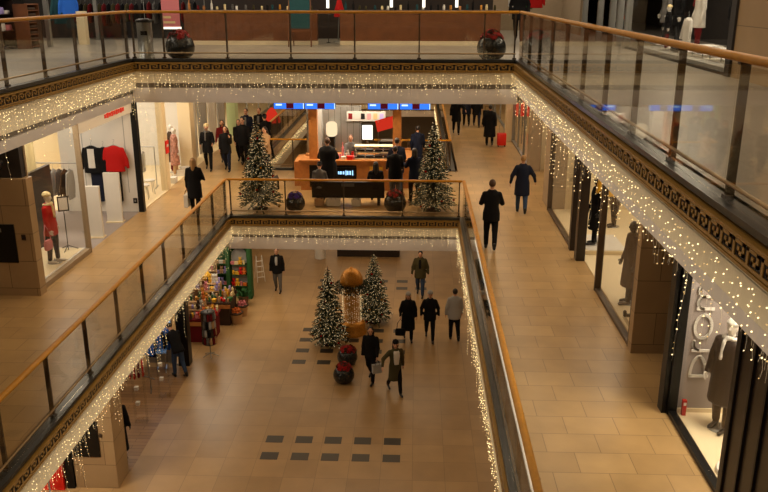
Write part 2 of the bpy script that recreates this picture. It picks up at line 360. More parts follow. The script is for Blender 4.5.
# ground floor with inlaid dark tiles
g = MB(); g.b2((-14, -6, -.1), (9, 66, 0))
for x in (-3.6, -2.83, -2.07, -1.3, -.53):
    for y in (17.73, 18.53): g.b2((x-.22, y-.17, -.01), (x+.22, y+.17, .003), 1)
for x in (-3.62, -2.83, -2.05, -1.25, -.5):
    for y in (23.15, 24.0, 24.85, 25.7): g.b2((x-.21, y-.15, -.01), (x+.21, y+.15, .003), 1)
for x in (-3.6, -2.8, -2.05, -1.3, -.5, .25):
    for y in (29.9, 30.7): g.b2((x-.22, y-.15, -.01), (x+.22, y+.15, .003), 1)
struct('floor', g, ['ground_tile', 'dark_inlay'])
# outer shell
struct('wall_near', MB().b2((-14.5, -6.3, 0), (12, -6, 14)), 'wall_tan')
struct('wall_far', MB().b2((-14.5, 60, F1), (12, 60.3, 14)), 'wall_tan')
struct('wall_far', MB().b2((-14.5, 64, 0), (12, 64.3, F1)), 'wall_tan')
struct('wall_left', MB().b2((-14.6, -6, 0), (-14.3, 64, 14)), 'wall_tan')
struct('wall_right', MB().b2((9, -6, 0), (9.2, 64, F2-CL)), 'wall_tan')
struct('wall_right', MB().b2((11.6, -6, F2), (11.8, 64, 14)), 'wall_tan')
struct('wall_right', MB().b2((4.1, -6, 0), (4.3, 64, F1-CL)), 'wall_tan')
for lo, hi in (((-14.5, -6), (-6.9, 60)), ((2.4, -6), (12, 60)), ((-6.9, 19.7), (2.4, 60)), ((-6.9, -6), (2.4, .1))):
    struct('ceiling', MB().b2((lo[0], lo[1], F2+3.8), (hi[0], hi[1], F2+4.0)), 'ceiling_paint')
struct('ceiling', MB().b2((-7.2, -1, F2+6.6), (2.7, 20.2, F2+6.8)), 'ceiling_paint')

# ------------------------------------------------------------------ gallery edges: fascia, fret, light curtain, railing
def edge(p0, p1, nrm, F, label, posts, side, fret=True, lights=(.075, .16), group='glass railings around the gallery openings', long_strand=.08, cut=0., dens=.7, deep=.67, beam=CL, band=.13):
    p0, p1, n = V((*p0, F)), V((*p1, F)), V((*nrm, 0)); L = (p1-p0).length; u = (p1-p0).normalized(); rz = math.atan2(u.y, u.x)
    def P(s, o, z): return p0+u*s+n*o+V((0, 0, z))
    def bar(g, s0, s1, o0, o1, z0, z1, mi=0): g.box(P((s0+s1)/2, (o0+o1)/2, (z0+z1)/2), (s1-s0, abs(o1-o0), z1-z0), rz, mi)
    # fascia
    g = MB()
    bar(g, 0, L, -INS-.05, .05, -.03, 0, 3)
    bar(g, 0, L, -INS-.05, .125, -.235, -.03, 0)
    if fret:
        for z0, z1 in ((-.058, -.03), (-.245, -.222)): bar(g, 0, L, .125, .145, z0, z1, 0)
        bar(g, 0, L, .125, .129, -.222, -.058, 1)
        w = .25; k = int(L/w); w = L/k
        for i in range(k):
            s = i*w
            for a0, a1, b0, b1 in ((0, .15, 0, 1), (0, .82, .82, 1), (.67, .82, .32, 1), (.33, .82, .32, .50), (.33, .48, .32, .68), (.15, 1, 0, .17)):
                bar(g, s+a0*w, s+a1*w, .129, .138, -.216+b0*.150, -.216+b1*.150, 2)
    bar(g, 0, L, -INS-.05, .10, -deep, -.235, 4)
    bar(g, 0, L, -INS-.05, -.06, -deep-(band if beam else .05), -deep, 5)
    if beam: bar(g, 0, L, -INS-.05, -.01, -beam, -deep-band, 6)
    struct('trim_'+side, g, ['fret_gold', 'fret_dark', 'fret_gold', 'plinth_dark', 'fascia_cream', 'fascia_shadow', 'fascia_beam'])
    # light curtain
    st, br = lights; g = MB(); k = int((L-2*cut*3)/st)
    def wirebit(a, b, r=.0016):
        g.add([a+V((0, 0, r)), a-V((0, 0, r)), a+u*r, b+V((0, 0, r)), b-V((0, 0, r)), b+u*r], [(0, 1, 4, 3), (1, 2, 5, 4), (2, 0, 3, 5)], 0)
    for i in range(k):
        s = cut*3+(i+.5)*st; z = -.24; o = .16; ln = random.uniform(.30, .52)
        if random.random() < long_strand: ln = random.uniform(.6, 1.25)
        q = P(s, o, z)
        while ln > 0:
            dz = random.uniform(.05, .09)
            q2 = q+V((0, 0, -dz))+u*random.uniform(-.025, .025)+n*random.uniform(-.006, .008)
            if (q2-p0).dot(n) < .115 and q2.z > F-deep-.02: q2 += n*.02
            wirebit(q, q2, .0022 if st > .09 else .0034)
            if random.random() < dens: g.octa(q2+n*.006, random.uniform(.55, 1.0)*br, 1 if random.random() < .55 else 2)
            q = q2; ln -= dz
    for i in range(int((L-cut*6)/.3)): wirebit(P(cut*3+i*.3, .155, -.25), P(cut*3+(i+1)*.3, .155, -.25), .004)
    o = g.build('icicle_light_curtain', ['wire', 'bulb', 'bulb_dim']); tag(o, 'warm white icicle string lights hanging along '+side.replace('_', ' ')+' fascia', 'string lights', 'icicle string lights on the fascias')
    stuff(o)
    o['label'] = label.replace('RAIL', 'curtain of warm white icicle lights hanging')
    # railing
    c = P(L/2, 0, 0); t = thing('glass_railing', label.replace('RAIL', 'wood topped glass railing standing'), 'railing', c, 0, group)
    def loc(q): return q-c
    def lbar(g, s0, s1, o0, o1, z0, z1, mi=0): g.box(loc(P((s0+s1)/2, (o0+o1)/2, (z0+z1)/2)), (s1-s0, abs(o1-o0), z1-z0), rz, mi)
    g = MB(); lbar(g, cut, L-cut, -.055, .10, 0, .055); g.build('base_plinth', 'plinth_dark', t)
    g = MB(); w2, h2 = .052, .034
    g.rings([[loc(P(s_, w2*cos(2*pi*k/14), 1.13+h2*sin(2*pi*k/14))) for k in range(14)] for s_ in (cut*.6, L-cut*.6)]); g.build('handrail', 'rail_wood', t)
    g = MB(); g.tube([loc(P(cut, .0, .185)), loc(P(L-cut, 0, .185))], .018, 8); g.build('lower_rail', 'rail_steel', t)
    for s in posts:
        g = MB(); lbar(g, s-.016, s+.016, -.065, .0, -.0, 1.10); pp = g.build('post', 'post_bronze', t)
        g = MB(); lbar(g, s-.045, s+.045, -.056, .011, .055, .085); g.build('base_flange', 'post_bronze', pp); g = MB(); lbar(g, s-.03, s+.03, -.03, .02, 1.08, 1.115); g.build('rail_saddle', 'post_bronze', pp)
    ps = sorted(posts)
    for a, b in zip(ps, ps[1:]):
        g = MB(); lbar(g, a+.01, b-.01, .012, .024, .06, 1.085); g.build('glass_panel', 'rail_glass', t)
def seq(L, first, step): return [first+i*step for i in range(int((L-first)/step+1e-6)+1)]
yA = 19.71; yB = 22.98
edge((-6.93, .1), (-6.93, yA), (1, 0), F2, 'RAIL along the top gallery on the clothing shop side', sorted(yA-.1-.03-1.5*i for i in range(14)), 'left', lights=(.055, .010))
edge((-6.93, yA), (2.41, yA), (0, -1), F2, 'RAIL along the top gallery in front of the brown counter', [.12]+[.85+1.53*i for i in range(6)]+[9.22], 'far', cut=.09, deep=.52, lights=(.06, .010), long_strand=.03)
edge((2.41, yA), (2.41, .1), (-1, 0), F2, 'RAIL along the top gallery beside the stone pier', [.03+1.493*i for i in range(14)], 'right', lights=(.062, .0088), long_strand=.09, dens=.6, deep=.54, beam=.78, band=.03)
edge((-5.58, 1.5), (-5.58, yB), (1, 0), F1, 'RAIL along the middle gallery past the open white clothes shop', sorted(yB-1.5-.03-1.49*i for i in range(15)), 'left', lights=(.055, .0095), long_strand=.12, beam=0)
edge((-5.58, yB), (1.39, yB), (0, -1), F1, 'RAIL along the middle gallery in front of the kiosk bench', [.12, 1.75, 3.47, 5.2, 6.85], 'far', cut=.09, deep=.52, lights=(.06, .010), long_strand=.02)
edge((1.39, yB), (1.39, 1.5), (-1, 0), F1, 'RAIL along the middle gallery beside the walking man in black', [.03+1.49*i for i in range(15)], 'right', beam=0, lights=(.06, .010), long_strand=.12)
edge((-6.15, 29.7), (-6.15, 50), (1, 0), F1, 'RAIL beyond the kiosk on the side of the shopping group', [.03+1.5*i for i in range(14)], 'left', fret=False, lights=(.11, .016), long_strand=0)
edge((1.25, 50), (1.25, 29.7), (-1, 0), F1, 'RAIL beyond the kiosk on the side of the red suitcase', [.03+1.5*i for i in range(14)], 'right', fret=False, lights=(.11, .016), long_strand=0)
edge((1.25, 29.7), (-6.15, 29.7), (0, 1), F1, 'RAIL right behind the kiosk', [.12+1.43*i for i in range(6)], 'near', cut=.09, fret=False, lights=(.2, .010), long_strand=0)
edge((-6.15, 50), (1.25, 50), (0, -1), F1, 'RAIL at the far end beyond the kiosk', [.12+1.43*i for i in range(6)], 'far', cut=.09, deep=.52, fret=False, lights=(.15, .016), long_strand=0)

WARM = (1, .74, .46); SHOP = (1, .86, .66)
def area(name, loc, sx, sy, power, color=(1, .80, .56), rot=(0, 0, 0), spread=180):
    l = bpy.data.lights.new(name, 'AREA'); l.shape = 'RECTANGLE'; l.size = sx; l.size_y = sy; l.energy = power; l.color = color; l.spread = radians(spread)
    o = bpy.data.objects.new(name, l); o.location = loc; o.rotation_euler = rot; C.objects.link(o)
    return o

# ------------------------------------------------------------------ things that repeat
def make_tree(label, loc, h, R, rz=0., group='lit christmas trees'):
    rnd = random.Random(int(h*100)); t = thing('christmas_tree', label, 'christmas tree', loc, rz, group)
    g = MB(); g.tube([(0, 0, 0), (0, 0, h*.5), (0, 0, h*.97)], [.06, .045, .012], 8); g.lathe([(.24, 0), (.24, .05), (.08, .07), (.07, .22)], 16); g.build('trunk', 'bark', t)
    g = MB(); lt = MB(); ba = []
    nb = 400
    for i in range(nb):
        f = (i+.5)/nb; f = 1-(1-f)**.62                       # more branches low down
        z = h*(.07+.89*f); r = R*(1-f)**.84*rnd.uniform(.82, 1.1)+.06; a = i*2.39996+rnd.uniform(-.2, .2)
        d = V((cos(a), sin(a), 0)); sd = V((-sin(a), cos(a), 0)); dr = rnd.uniform(-.10, .16)
        def at(k): return V((0, 0, z+.06*r))+d*r*k+V((0, 0, r*(dr*k-.22*k*k)))
        n = max(6, int(r*42))
        g.add([at(0)+sd*.008, at(0)-sd*.008, at(1)], [(0, 1, 2)])
        for k in range(n):
            q = (k+1.5)/(n+1); p = at(q); ln = .115*(1-.45*q)*min(1, r*2.2+.35)
            for sg in (-1, 1):
                e = p+(sd*sg*rnd.uniform(.6, 1)+d*.75+V((0, 0, rnd.uniform(-.3, .45)))).normalized()*ln
                w = d*.011
                g.add([p-w, p+w, e], [(0, 1, 2)]); g.add([p+V((0, 0, .011)), p-V((0, 0, .011)), e], [(0, 1, 2)])
        for k in range(3+int(r*6)):
            q = rnd.uniform(.45, 1.02); lt.octa(at(q)+V((0, 0, .02))+sd*rnd.uniform(-.06, .06), rnd.uniform(.007, .0125), 0 if rnd.random() < .42 else 1)
        if i % 22 == 5: ba.append(at(.92)+V((0, 0, -.05)))
    g.tube([(0, 0, h*.95), (0, 0, h)], [.012, .004], 6); g.build('foliage', 'needle', t)
    stuff(lt.build('light_string', ['tree_bulb', 'tree_bulb_dim'], t))
    for i, p in enumerate(ba):
        g = MB(); g.ell((0, 0, 0), (.038, .038, .038), 10, 7); g.lathe([(.010, .036), (.010, .05)], 8); o = g.build('bauble', 'bauble_red' if i % 3 else 'bauble_gold', t, p)
    return t
def planter(label, loc, r, flower, group):
    t = thing('round_planter', label, 'planter', loc, random.uniform(0, 6), group)
    prof = [(r*.55, 0), (r*.8, r*.16), (r*.97, r*.5), (r, r*.78), (r*.93, r*1.1), (r*.76, r*1.36), (r*.70, r*1.42), (r*.64, r*1.40), (r*.60, r*1.3)]
    g = MB(); g.lathe(prof, 28); g.build('pot', 'pot_dark', t)
    f = MB(); lf = MB(); rnd = random.Random(int(r*1000)+len(label))
    for i in range(46):
        a = rnd.uniform(0, 2*pi); q = sqrt(rnd.random())*r*.78; c = V((q*cos(a), q*sin(a), r*1.42+rnd.uniform(.02, .22)*(1.1-q/r))); nrm = (V((cos(a)*q*1.4, sin(a)*q*1.4, .25))).normalized()
        x = nrm.cross(V((0, 0, 1)));  x = x.normalized() if x.length > .01 else V((1, 0, 0)); y = nrm.cross(x)
        for k in range(7):
            b = 2*pi*k/7; e = x*cos(b)+y*sin(b); s2 = e.cross(nrm); L = r*.24
            f.add([c, c+e*L*.5+s2*L*.22+nrm*.01, c+e*L-nrm*.012, c+e*L*.5-s2*L*.22+nrm*.01], [(0, 1, 2, 3)])
        for k in range(4):
            b = 1.5*k; e = (x*cos(b)+y*sin(b)-nrm*.35); s2 = e.cross(nrm); L = r*.32
            lf.add([c-nrm*.02, c+e*L*.5+s2*L*.25, c+e*L, c+e*L*.5-s2*L*.25], [(0, 1, 2, 3)])
    f.build('flower', flower, t); lf.build('foliage', 'leaf_dark', t)
    return t
g = MB(); g.rings([[(x*w, y*d, z) for x, y in [(cos(2*pi*k/14), sin(2*pi*k/14)) for k in range(14)]] for z, w, d in ((-.78, .25, .075), (-.5, .225, .075), (-.25, .235, .09), (-.08, .22, .07), (-.02, .10, .05), (0, .06, .045))])
for sg in (-1, 1): g.capsule((sg*.20, 0, -.10), (sg*.29, .02, -.42), .055, .05); g.capsule((sg*.29, .02, -.42), (sg*.30, .05, -.66), .05, .042)
GARM = remesh(g, 'garment', .022, 2)
GP = thing('hanging_jacket', 'black jacket with white front hung on the white shop partition', 'jacket', (-9.55, 23.2, F1+2.05), 0)
link_mesh(GARM, 'garment_body', 'black_cloth', GP)
g = MB(); g.tube([(-.19, 0, -.06), (0, 0, .02), (.19, 0, -.06)], .008, 6); g.tube([(0, 0, .02), (0, 0, .10), (.03, 0, .14), (.02, 0, .18), (-.02, 0, .17)], .005, 6); g.build('hanger', 'steel', GP)
def rack(name_label, loc, rz, L, cols, glabel, h=1.5, scale=.95, group=None, metal='steel', step=.09):
    """a rail on two feet with garments side by side, each its own thing"""
    t = thing('clothing_rack', name_label, 'clothing rack', loc, rz)
    for sx in (-1, 1):
        g = MB(); g.tube([(sx*L/2, 0, .02), (sx*L/2, 0, h)], .016, 8); g.build('upright', metal, t)
        g = MB(); g.tube([(sx*L/2, -.24, .018), (sx*L/2, .24, .018)], .018, 8); g.build('foot', metal, t)
    g = MB(); g.tube([(-L/2-.03, 0, h), (L/2+.03, 0, h)], .016, 8); g.build('rail', metal, t)
    step = max(step, .12); n = int((L-.1)/step); Rz = Matrix.Rotation(rz, 3, 'Z')
    for i in range(n):
        c = cols[i % len(cols)] if len(cols) > 1 else cols[0]
        p = V(loc)+Rz @ V((-L/2+.06+i*step, 0, h-.17*scale))
        dup(GP, p, rz+pi/2, glabel.replace('COL', c.replace('_cloth', '').replace('_', ' ')), (group or glabel.replace('COL ', '')), {'garment_body': c}, (scale*.9, scale*.52, scale*random.uniform(.85, 1.1)))
    return t
def hung(label, loc, rz, m, scale=(1, 1, 1), group=None):
    return dup(GP, loc, rz, label, group, {'garment_body': m}, scale)
g = MB(); g.rings([[(x*.16*k, y*.12*k, z) for x, y in ((-1, -.7), (-.8, -1), (.8, -1), (1, -.7), (1, .7), (.8, 1), (-.8, 1), (-1, .7))] for z, k in ((0, .95), (.012, 1), (.05, 1), (.065, .94))]); FOLD = None
def folded(label, loc, rz, m, group, scale=(1, 1, 1)):
    global FOLD
    if FOLD is None:
        FOLD = g_fold.build('folded_garment', 'white_cloth'); o = FOLD; o.location = loc; o.rotation_euler.z = rz; tag(o, label, 'folded clothes', group); o.scale = scale; setm(o, m); return o
    return dup(FOLD, loc, rz, label, group, {'': m}, scale)
g_fold = g
PROTO = {}
def small(kind, label, cat, loc, m, group, scale=(1, 1, 1), rz=0.):
    """little goods: jar, box, ball, candle, figurine, tin"""
    if kind not in PROTO:
        g = MB()
        if kind == 'jar': g.lathe([(.03, 0), (.038, .01), (.038, .08), (.028, .095), (.03, .10), (.03, .12), (.0, .121)], 12)
        elif kind == 'gift_box': g.rings([[(x*.06*k, y*.05*k, z) for x, y in ((-1, -1), (1, -1), (1, 1), (-1, 1))] for z, k in ((0, .97), (.06, 1), (.061, 1.06), (.085, 1.06))], 0, False)
        elif kind == 'ornament_ball': g.ell((0, 0, .05), (.05, .05, .05), 12, 8); g.lathe([(.012, .098), (.012, .115)], 8)
        elif kind == 'candle': g.lathe([(.035, 0), (.035, .12), (.03, .125), (.003, .125), (.003, .14)], 12)
        elif kind == 'bottle': g.lathe([(.034, 0), (.036, .01), (.036, .15), (.013, .20), (.013, .25), (.015, .26)], 12)
        elif kind == 'plush_toy': g.ell((0, 0, .07), (.06, .05, .07)); g.ell((0, -.01, .17), (.045, .045, .045)); g.ell((-.035, 0, .21), (.018, .012, .02), 8, 5); g.ell((.035, 0, .21), (.018, .012, .02), 8, 5); g.ell((-.06, -.02, .09), (.02, .02, .04), 8, 5); g.ell((.06, -.02, .09), (.02, .02, .04), 8, 5); g.ell((-.035, -.04, .02), (.025, .04, .02), 8, 5); g.ell((.035, -.04, .02), (.025, .04, .02), 8, 5)
        o = g.build(kind, m, None, loc, rz); PROTO[kind] = o; o.scale = scale; setm(o, m); return tag(o, label, cat, group)
    return dup(PROTO[kind], loc, rz, label, group, {'': m}, scale)
def shelf(name, label, loc, rz, w, h, d, n, m, back=True, cat='shelf', top=True):
    t = thing(name, label, cat, loc, rz)
    for s in (-1, 1): MB().box((s*(w/2-.012), 0, h/2), (.024, d, h)).build('side_panel', m, t)
    zs = [.06+i*(h-.08)/n for i in range(n+(1 if top else 0))]
    for z in zs: MB().box((0, 0, z), (w-.05, d-.02, .022)).build('shelf', m, t)
    if back: MB().box((0, d/2-.008, h/2), (w-.03, .016, h-.02)).build('back_panel', m, t)
    return t, [z+.011 for z in zs]
def on_shelf(loc, rz, p): return V(loc)+Matrix.Rotation(rz, 3, 'Z') @ V(p)
def window(n, X, y0, y1, F, post='black_metal', h=3.77, sill=.07, side=1, w=.09, ends=(1, 1), mid=()):
    """a shop window in the plane x = X, with frame and pane"""
    g = MB(); g.b2((X-.06, y0, F), (X+.06, y1, F+sill)); g.b2((X-.06, y0, F+h-.12), (X+.06, y1, F+h))
    if ends[0]: g.b2((X-.07, y0, F), (X+.07, y0+w, F+h))
    if ends[1]: g.b2((X-.07, y1-w, F), (X+.07, y1, F+h))
    for y in mid: g.b2((X-.04, y-.03, F), (X+.04, y+.03, F+h))
    o = struct('window_%d' % n, g, post)
    MB().b2((X-.008, y0+w*.5, F+sill), (X+.008, y1-w*.5, F+h-.1)).build('pane', 'shop_glass', o)
    return o

# ------------------------------------------------------------------ top gallery
U = F2
# brown counter opposite, in two stretches with a gap
def counter(x0, x1, label):
    t = thing('wood_counter', label, 'counter', ((x0+x1)/2, 25.95, U), 0, 'brown counters on the top gallery'); w = x1-x0
    MB().box((0, 0, .06), (w, .42, .12)).build('kerb', 'fascia_cream', t)
    MB().box((0, .05, .56), (w, .30, .88)).build('front_panel', 'wood_brown', t)
    MB().box((0, .04, 1.02), (w+.04, .42, .045)).build('counter_top', 'dark_brown', t)
    k = int(w/.9)
    for i in range(k+1): MB().box((-w/2+.02+i*(w-.04)/k, -.105, .56), (.03, .012, .86)).build('batten', 'wood_brown', t)
counter(-7.27, -3.12, 'long brown wooden counter between the hanging banner and the red pole lamp')
counter(-2.40, 2.54, 'long brown wooden counter behind the top railing and beside the dark legs')
rnd = random.Random(3)
cols = ['cream_cloth', 'dark_red_cloth', 'white_paint', 'wood_orange', 'teal_cloth', 'black_cloth', 'grey_cloth', 'gold_glitter', 'olive_cloth']
for i in range(44):
    x = -7.1+i*.22
    if -3.2 < x < -2.3: continue
    c = rnd.choice(cols); k = rnd.choice(['jar', 'bottle', 'candle', 'jar'])
    small(k, 'small %s standing on the brown counter top' % k, k, (x+rnd.uniform(-.06, .06), 25.95+rnd.uniform(-.05, .15), U+1.043), c, 'goods on the brown counter', (1, 1, rnd.uniform(.8, 1.4)))
struct('wall_far', MB().b2((-7.27, 29.4, U), (2.6, 29.6, U+3.8)), 'dark_brown')
for i, x in enumerate((-2.88, -.82, .18, 1.19)):
    t = thing('table_lamp', ['white tube lamp above the gap with the red pole lamp', 'white tube lamp on the brown counter, nearest to the gap', 'white tube lamp on the brown counter, middle of three', 'white tube lamp on the brown counter, nearest to the planter'][i], 'lamp', (x, 26.02 if i else 26.9, U+(1.043 if i else 0)), 0, 'white tube lamps on the counter')
    z = 0 if i else 1.0
    MB().lathe([(.07, 0), (.07, .015), (.012, .02), (.012, z+.08)], 14).build('base', 'black_metal', t); MB().lathe([(.045, z+.08), (.045, z+.62), (.03, z+.64)], 14).build('shade', 'lamp_white', t)
t = thing('chalkboard_easel', 'wooden easel with dark teal board in front of the brown counter', 'easel', (-3.52, 24.95, U), 0)
for x in (-.34, .34):
    MB().tube([(x, -.12, 0), (x*.93, .08, 1.5)], .022, 6).build('front_leg', 'wood_brown', t); MB().tube([(x*.8, .5, 0), (x*.85, .1, 1.42)], .018, 6).build('rear_leg', 'wood_brown', t)
MB().box((0, .0, 1.0), (.60, .03, .95), 0, 0, -.13).build('board', 'teal_cloth', t); MB().box((0, -.06, .46), (.70, .06, .04)).build('ledge', 'wood_brown', t); MB().box((0, .05, 1.47), (.70, .05, .05)).build('crossbar', 'wood_brown', t)
t = thing('floor_lamp', 'thin grey pole with red cone top standing in the counter gap', 'lamp', (-2.62, 27.4, U), 0)
MB().lathe([(.16, 0), (.16, .02), (.02, .03)], 16).build('base', 'steel', t); MB().tube([(0, 0, .02), (.06, 0, .95)], .016, 8).build('pole', 'steel', t); MB().lathe([(.18, .80), (.16, 1.0), (.07, 1.32), (.03, 1.36)], 18, (.06, 0, 0)).build('shade', 'red_cloth', t)
planter('dark round planter of red flowers beside the steel bin', (-5.92, 20.55, U), .36, 'flower_red', 'planters on the top gallery')
planter('dark round planter of red flowers at the counter end near the legs', (1.82, 20.55, U), .36, 'flower_red', 'planters on the top gallery')
t = thing('litter_bin', 'tall brushed steel litter bin in the railing corner', 'bin', (-6.72, 20.35, U), .2)
MB().lathe([(.20, 0), (.20, .03), (.185, .035), (.185, .86), (.19, .87)], 24).build('body', 'steel', t); MB().lathe([(.20, .87), (.20, .93), (.12, .96), (.115, .93)], 24).build('rim', 'black_metal', t); MB().box((0, -.186, .62), (.16, .012, .10)).build('slot', 'black_metal', t)
t = thing('hanging_banner', 'pink and cream shop banner hanging over the steel bin', 'banner', (-7.12, 24.0, U+.55), 0)
MB().b2((-.26, -.008, .06), (.26, .008, 1.9)).build('cloth', 'pink_cloth', t)
for z, w_ in ((.16, .34), (.30, .22), (.46, .38)): MB().b2((-.22, -.014, z), (-.22+w_, -.008, z+.06)).build('stripe', 'cream_cloth', t)
MB().box((0, 0, .03), (.56, .05, .06)).build('light_bar', 'lamp_white', t); MB().tube([(0, 0, 1.9), (0, 0, 3.24)], .006, 6).build('cord', 'black_metal', t)
# clothing shop on the bin side
struct('wall_left', MB().b2((-14.3, 29.5, U), (-7.3, 29.7, U+3.8)), 'wall_dark'); struct('wall_left', MB().b2((-14.2, 10, U), (-14.0, 29.5, U+3.8)), 'wall_dark')
struct('trim_1', MB().b2((-11.2, 8, U), (-10.9, 20.2, U+3.8)), 'wall_dark')
for y in (24.45, 28.3): struct('trim_2', MB().b2((-11.05, y, U), (-10.93, y+.14, U+3.8)), 'steel')
struct('trim_2', MB().b2((-10.6, 25.7, U), (-10.35, 25.95, U+1.0)), 'cream_paint')
t, zs = shelf('display_shelf', 'dark shelf of pale folded clothes in the top gallery shop', (-11.9, 22.6, U), pi/2, 2.6, 1.9, .5, 4, 'dark_brown')
for z in zs[1:4]:
    for i in range(7): c = rnd.choice(['lilac_cloth', 'white_cloth', 'lightgrey_cloth', 'blue_cloth', 'pink_cloth']); folded('pale folded garment on the dark shelf of the top gallery shop', (-11.85, 21.5+i*.36, U+z), pi/2+rnd.uniform(-.1, .1), c, 'folded clothes on the dark shelf', (1, 1, rnd.uniform(1.4, 3.2)))
t, zs = shelf('display_shelf', 'narrow dark stack of shelves beside the steel shopfront post', (-11.35, 24.0, U), pi/2, .75, 1.25, .42, 7, 'wood_brown')
for z in zs[1:7]: folded('dark folded garment in the narrow shelf stack', (-11.33, 24.0, U+z), pi/2, 'brown_cloth', 'dark folded clothes', (1.7, 1.3, 1.2))
hung('bright blue jacket hanging at the top gallery shop front', (-11.0, 26.2, U+1.62), 1.1, 'blue_cloth', (1.15, 1.1, 1.05)); hung('teal jacket hanging behind the bright blue jacket', (-11.5, 26.6, U+1.45), 1.1, 'teal_cloth', (1, 1, 1.1))
rack('rack of dark red clothes past the bright blue jacket', (-10.6, 28.6, U), 0, 2.4, ['dark_red_cloth', 'black_cloth', 'olive_cloth'], 'COL garment on the rack past the bright blue jacket', 1.35, .9, 'garments on the dark red rack', step=.16)
rack('clothing rack behind the pale folded clothes', (-13, 24.8, U), pi/2, 3, ['black_cloth', 'lilac_cloth', 'grey_cloth'], 'COL garment on the rack behind the folded clothes', 1.5, .9, 'garments on the rack behind the folded clothes', step=.2)
rack('clothing rack in the dark shop end behind the banner', (-8.5, 29, U), 0, 2.2, ['black_cloth', 'dark_red_cloth', 'grey_cloth'], 'COL garment in the shop behind the banner', 1.4, .9, 'garments behind the banner', step=.2)
# shop on the stone pier side
struct('wall_right', MB().b2((6.1, -6, U), (6.4, 16.3, U+3.8)), 'stone_wall'); struct('wall_right', MB().b2((6.1, 32, U), (6.3, 58, U+3.8)), 'wall_tan')
struct('trim_3', MB().b2((6.05, 16.3, U), (6.25, 16.55, U+3.8)), 'wall_dark'); struct('trim_3', MB().b2((6.4, 15.9, U), (11.6, 16.3, U+3.8)), 'wall_dark')
struct('wall_right', MB().b2((9.5, 16.3, U), (9.7, 32, U+3.8)), 'wall_dark')
for y in (24.6, 25.6, 26.6, 28.4, 31.0): struct('trim_4', MB().b2((6.02, y, U), (6.2, y+.16, U+3.8)), 'steel')
struct('window_11', MB().b2((6.08, 16.55, U), (6.14, 24.6, U+.06)), 'black_metal'); MB().b2((6.1, 16.6, U+.06), (6.115, 24.6, U+3.7)).build('pane', 'shop_glass', bpy.data.objects['window_11'])
t = thing('display_plinth', 'low pale display platform in the window next to the stone pier', 'display platform', (6.95, 20.3, U), 0)
MB().box((0, 0, .06), (1.5, 7.0, .12)).build('base', 'lightgrey_cloth', t); MB().box((.1, -.2, .13), (1.0, 5.2, .02)).build('mat', 'white_paint', t)
mannequin('mannequin in black coat and round cream hat by the stone pier', (6.85, 22.4, U+.14), pi/2, 'black_cloth', 'black_cloth', 1.62, 'mannequins in the top gallery window', hat='cream_cloth')
mannequin('mannequin in white top and red trousers by the stone pier', (6.8, 20.6, U+.14), pi/2, 'white_cloth', 'dark_red_cloth', 1.66, 'mannequins in the top gallery window', scarf='dark_red_cloth')
mannequin('small mannequin in black top and cream hat low in the top gallery window', (6.45, 21.9, U+.14), pi/2, 'black_cloth', 'dark_red_cloth', 1.10, 'mannequins in the top gallery window', hat='cream_cloth')
mannequin('mannequin in grey jacket at the far end of the top gallery window', (6.9, 23.7, U+.14), pi/2, 'grey_cloth', 'black_cloth', 1.66, 'mannequins in the top gallery window')
shoulder_bag('big black bag standing in the window below the cream hat', (6.5, 21.3, U+.28), pi/2, w=.5)
hung('white shirt hanging low beside the black bag', (6.45, 20.3, U+1.0), pi/2, 'white_cloth', (.95, 1, .75)); hung('dark red coat hanging in the dark window corner', (7.2, 18.3, U+1.7), pi/2+.2, 'dark_red_cloth', (1, 1, 1.1))
rack('rack of black and red clothes behind the window mannequins', (8.4, 20.5, U), pi/2, 4.4, ['black_cloth', 'dark_red_cloth', 'black_cloth', 'navy_cloth'], 'COL garment on the rack behind the window mannequins', 1.7, 1, 'garments behind the window mannequins', step=.2)
for i, y in enumerate((18.5, 19.7)):
    t = thing('low_table', ['low white table in the window, end near the stone pier', 'low white table in the window beside the black bag'][i], 'table', (6.75, y, U+.14), 0, 'low display tables'); MB().box((0, 0, .24), (.5, .8, .03)).build('table_top', 'white_paint', t)
    for sx in (-1, 1):
        for sy in (-1, 1): MB().tube([(sx*.2, sy*.35, 0), (sx*.2, sy*.35, .23)], .014, 6).build('leg', 'steel', t)
t = thing('flower_bench', 'grey bench holding a heap of orange flowers outside the shop', 'bench', (6.5, 27.2, U), 0)
MB().box((0, 0, .40), (.5, 1.3, .06)).build('seat', 'grey_cloth', t)
for sy in (-1, 1): MB().box((0, sy*.55, .185), (.4, .08, .37)).build('leg', 'steel', t)
planter('small planter of orange flowers standing on the grey bench', (6.5, 27.1, U+.43), .2, 'flower_orange', 'planters in the shops')
struct('wall_far', MB().b2((2.57, 36, U), (6.1, 36.2, U+3.8)), 'wall_tan')
hung('red coat hanging past the end of the brown counter', (4.6, 33.0, U+1.75), 0, 'red_cloth', (1, 1, 1)); hung('white coat hanging past the end of the brown counter', (3.9, 33.6, U+1.7), 0, 'white_cloth', (1, 1, 1)); hung('green coat hanging past the end of the brown counter', (4.25, 33.4, U+1.7), 0, 'green_cloth')

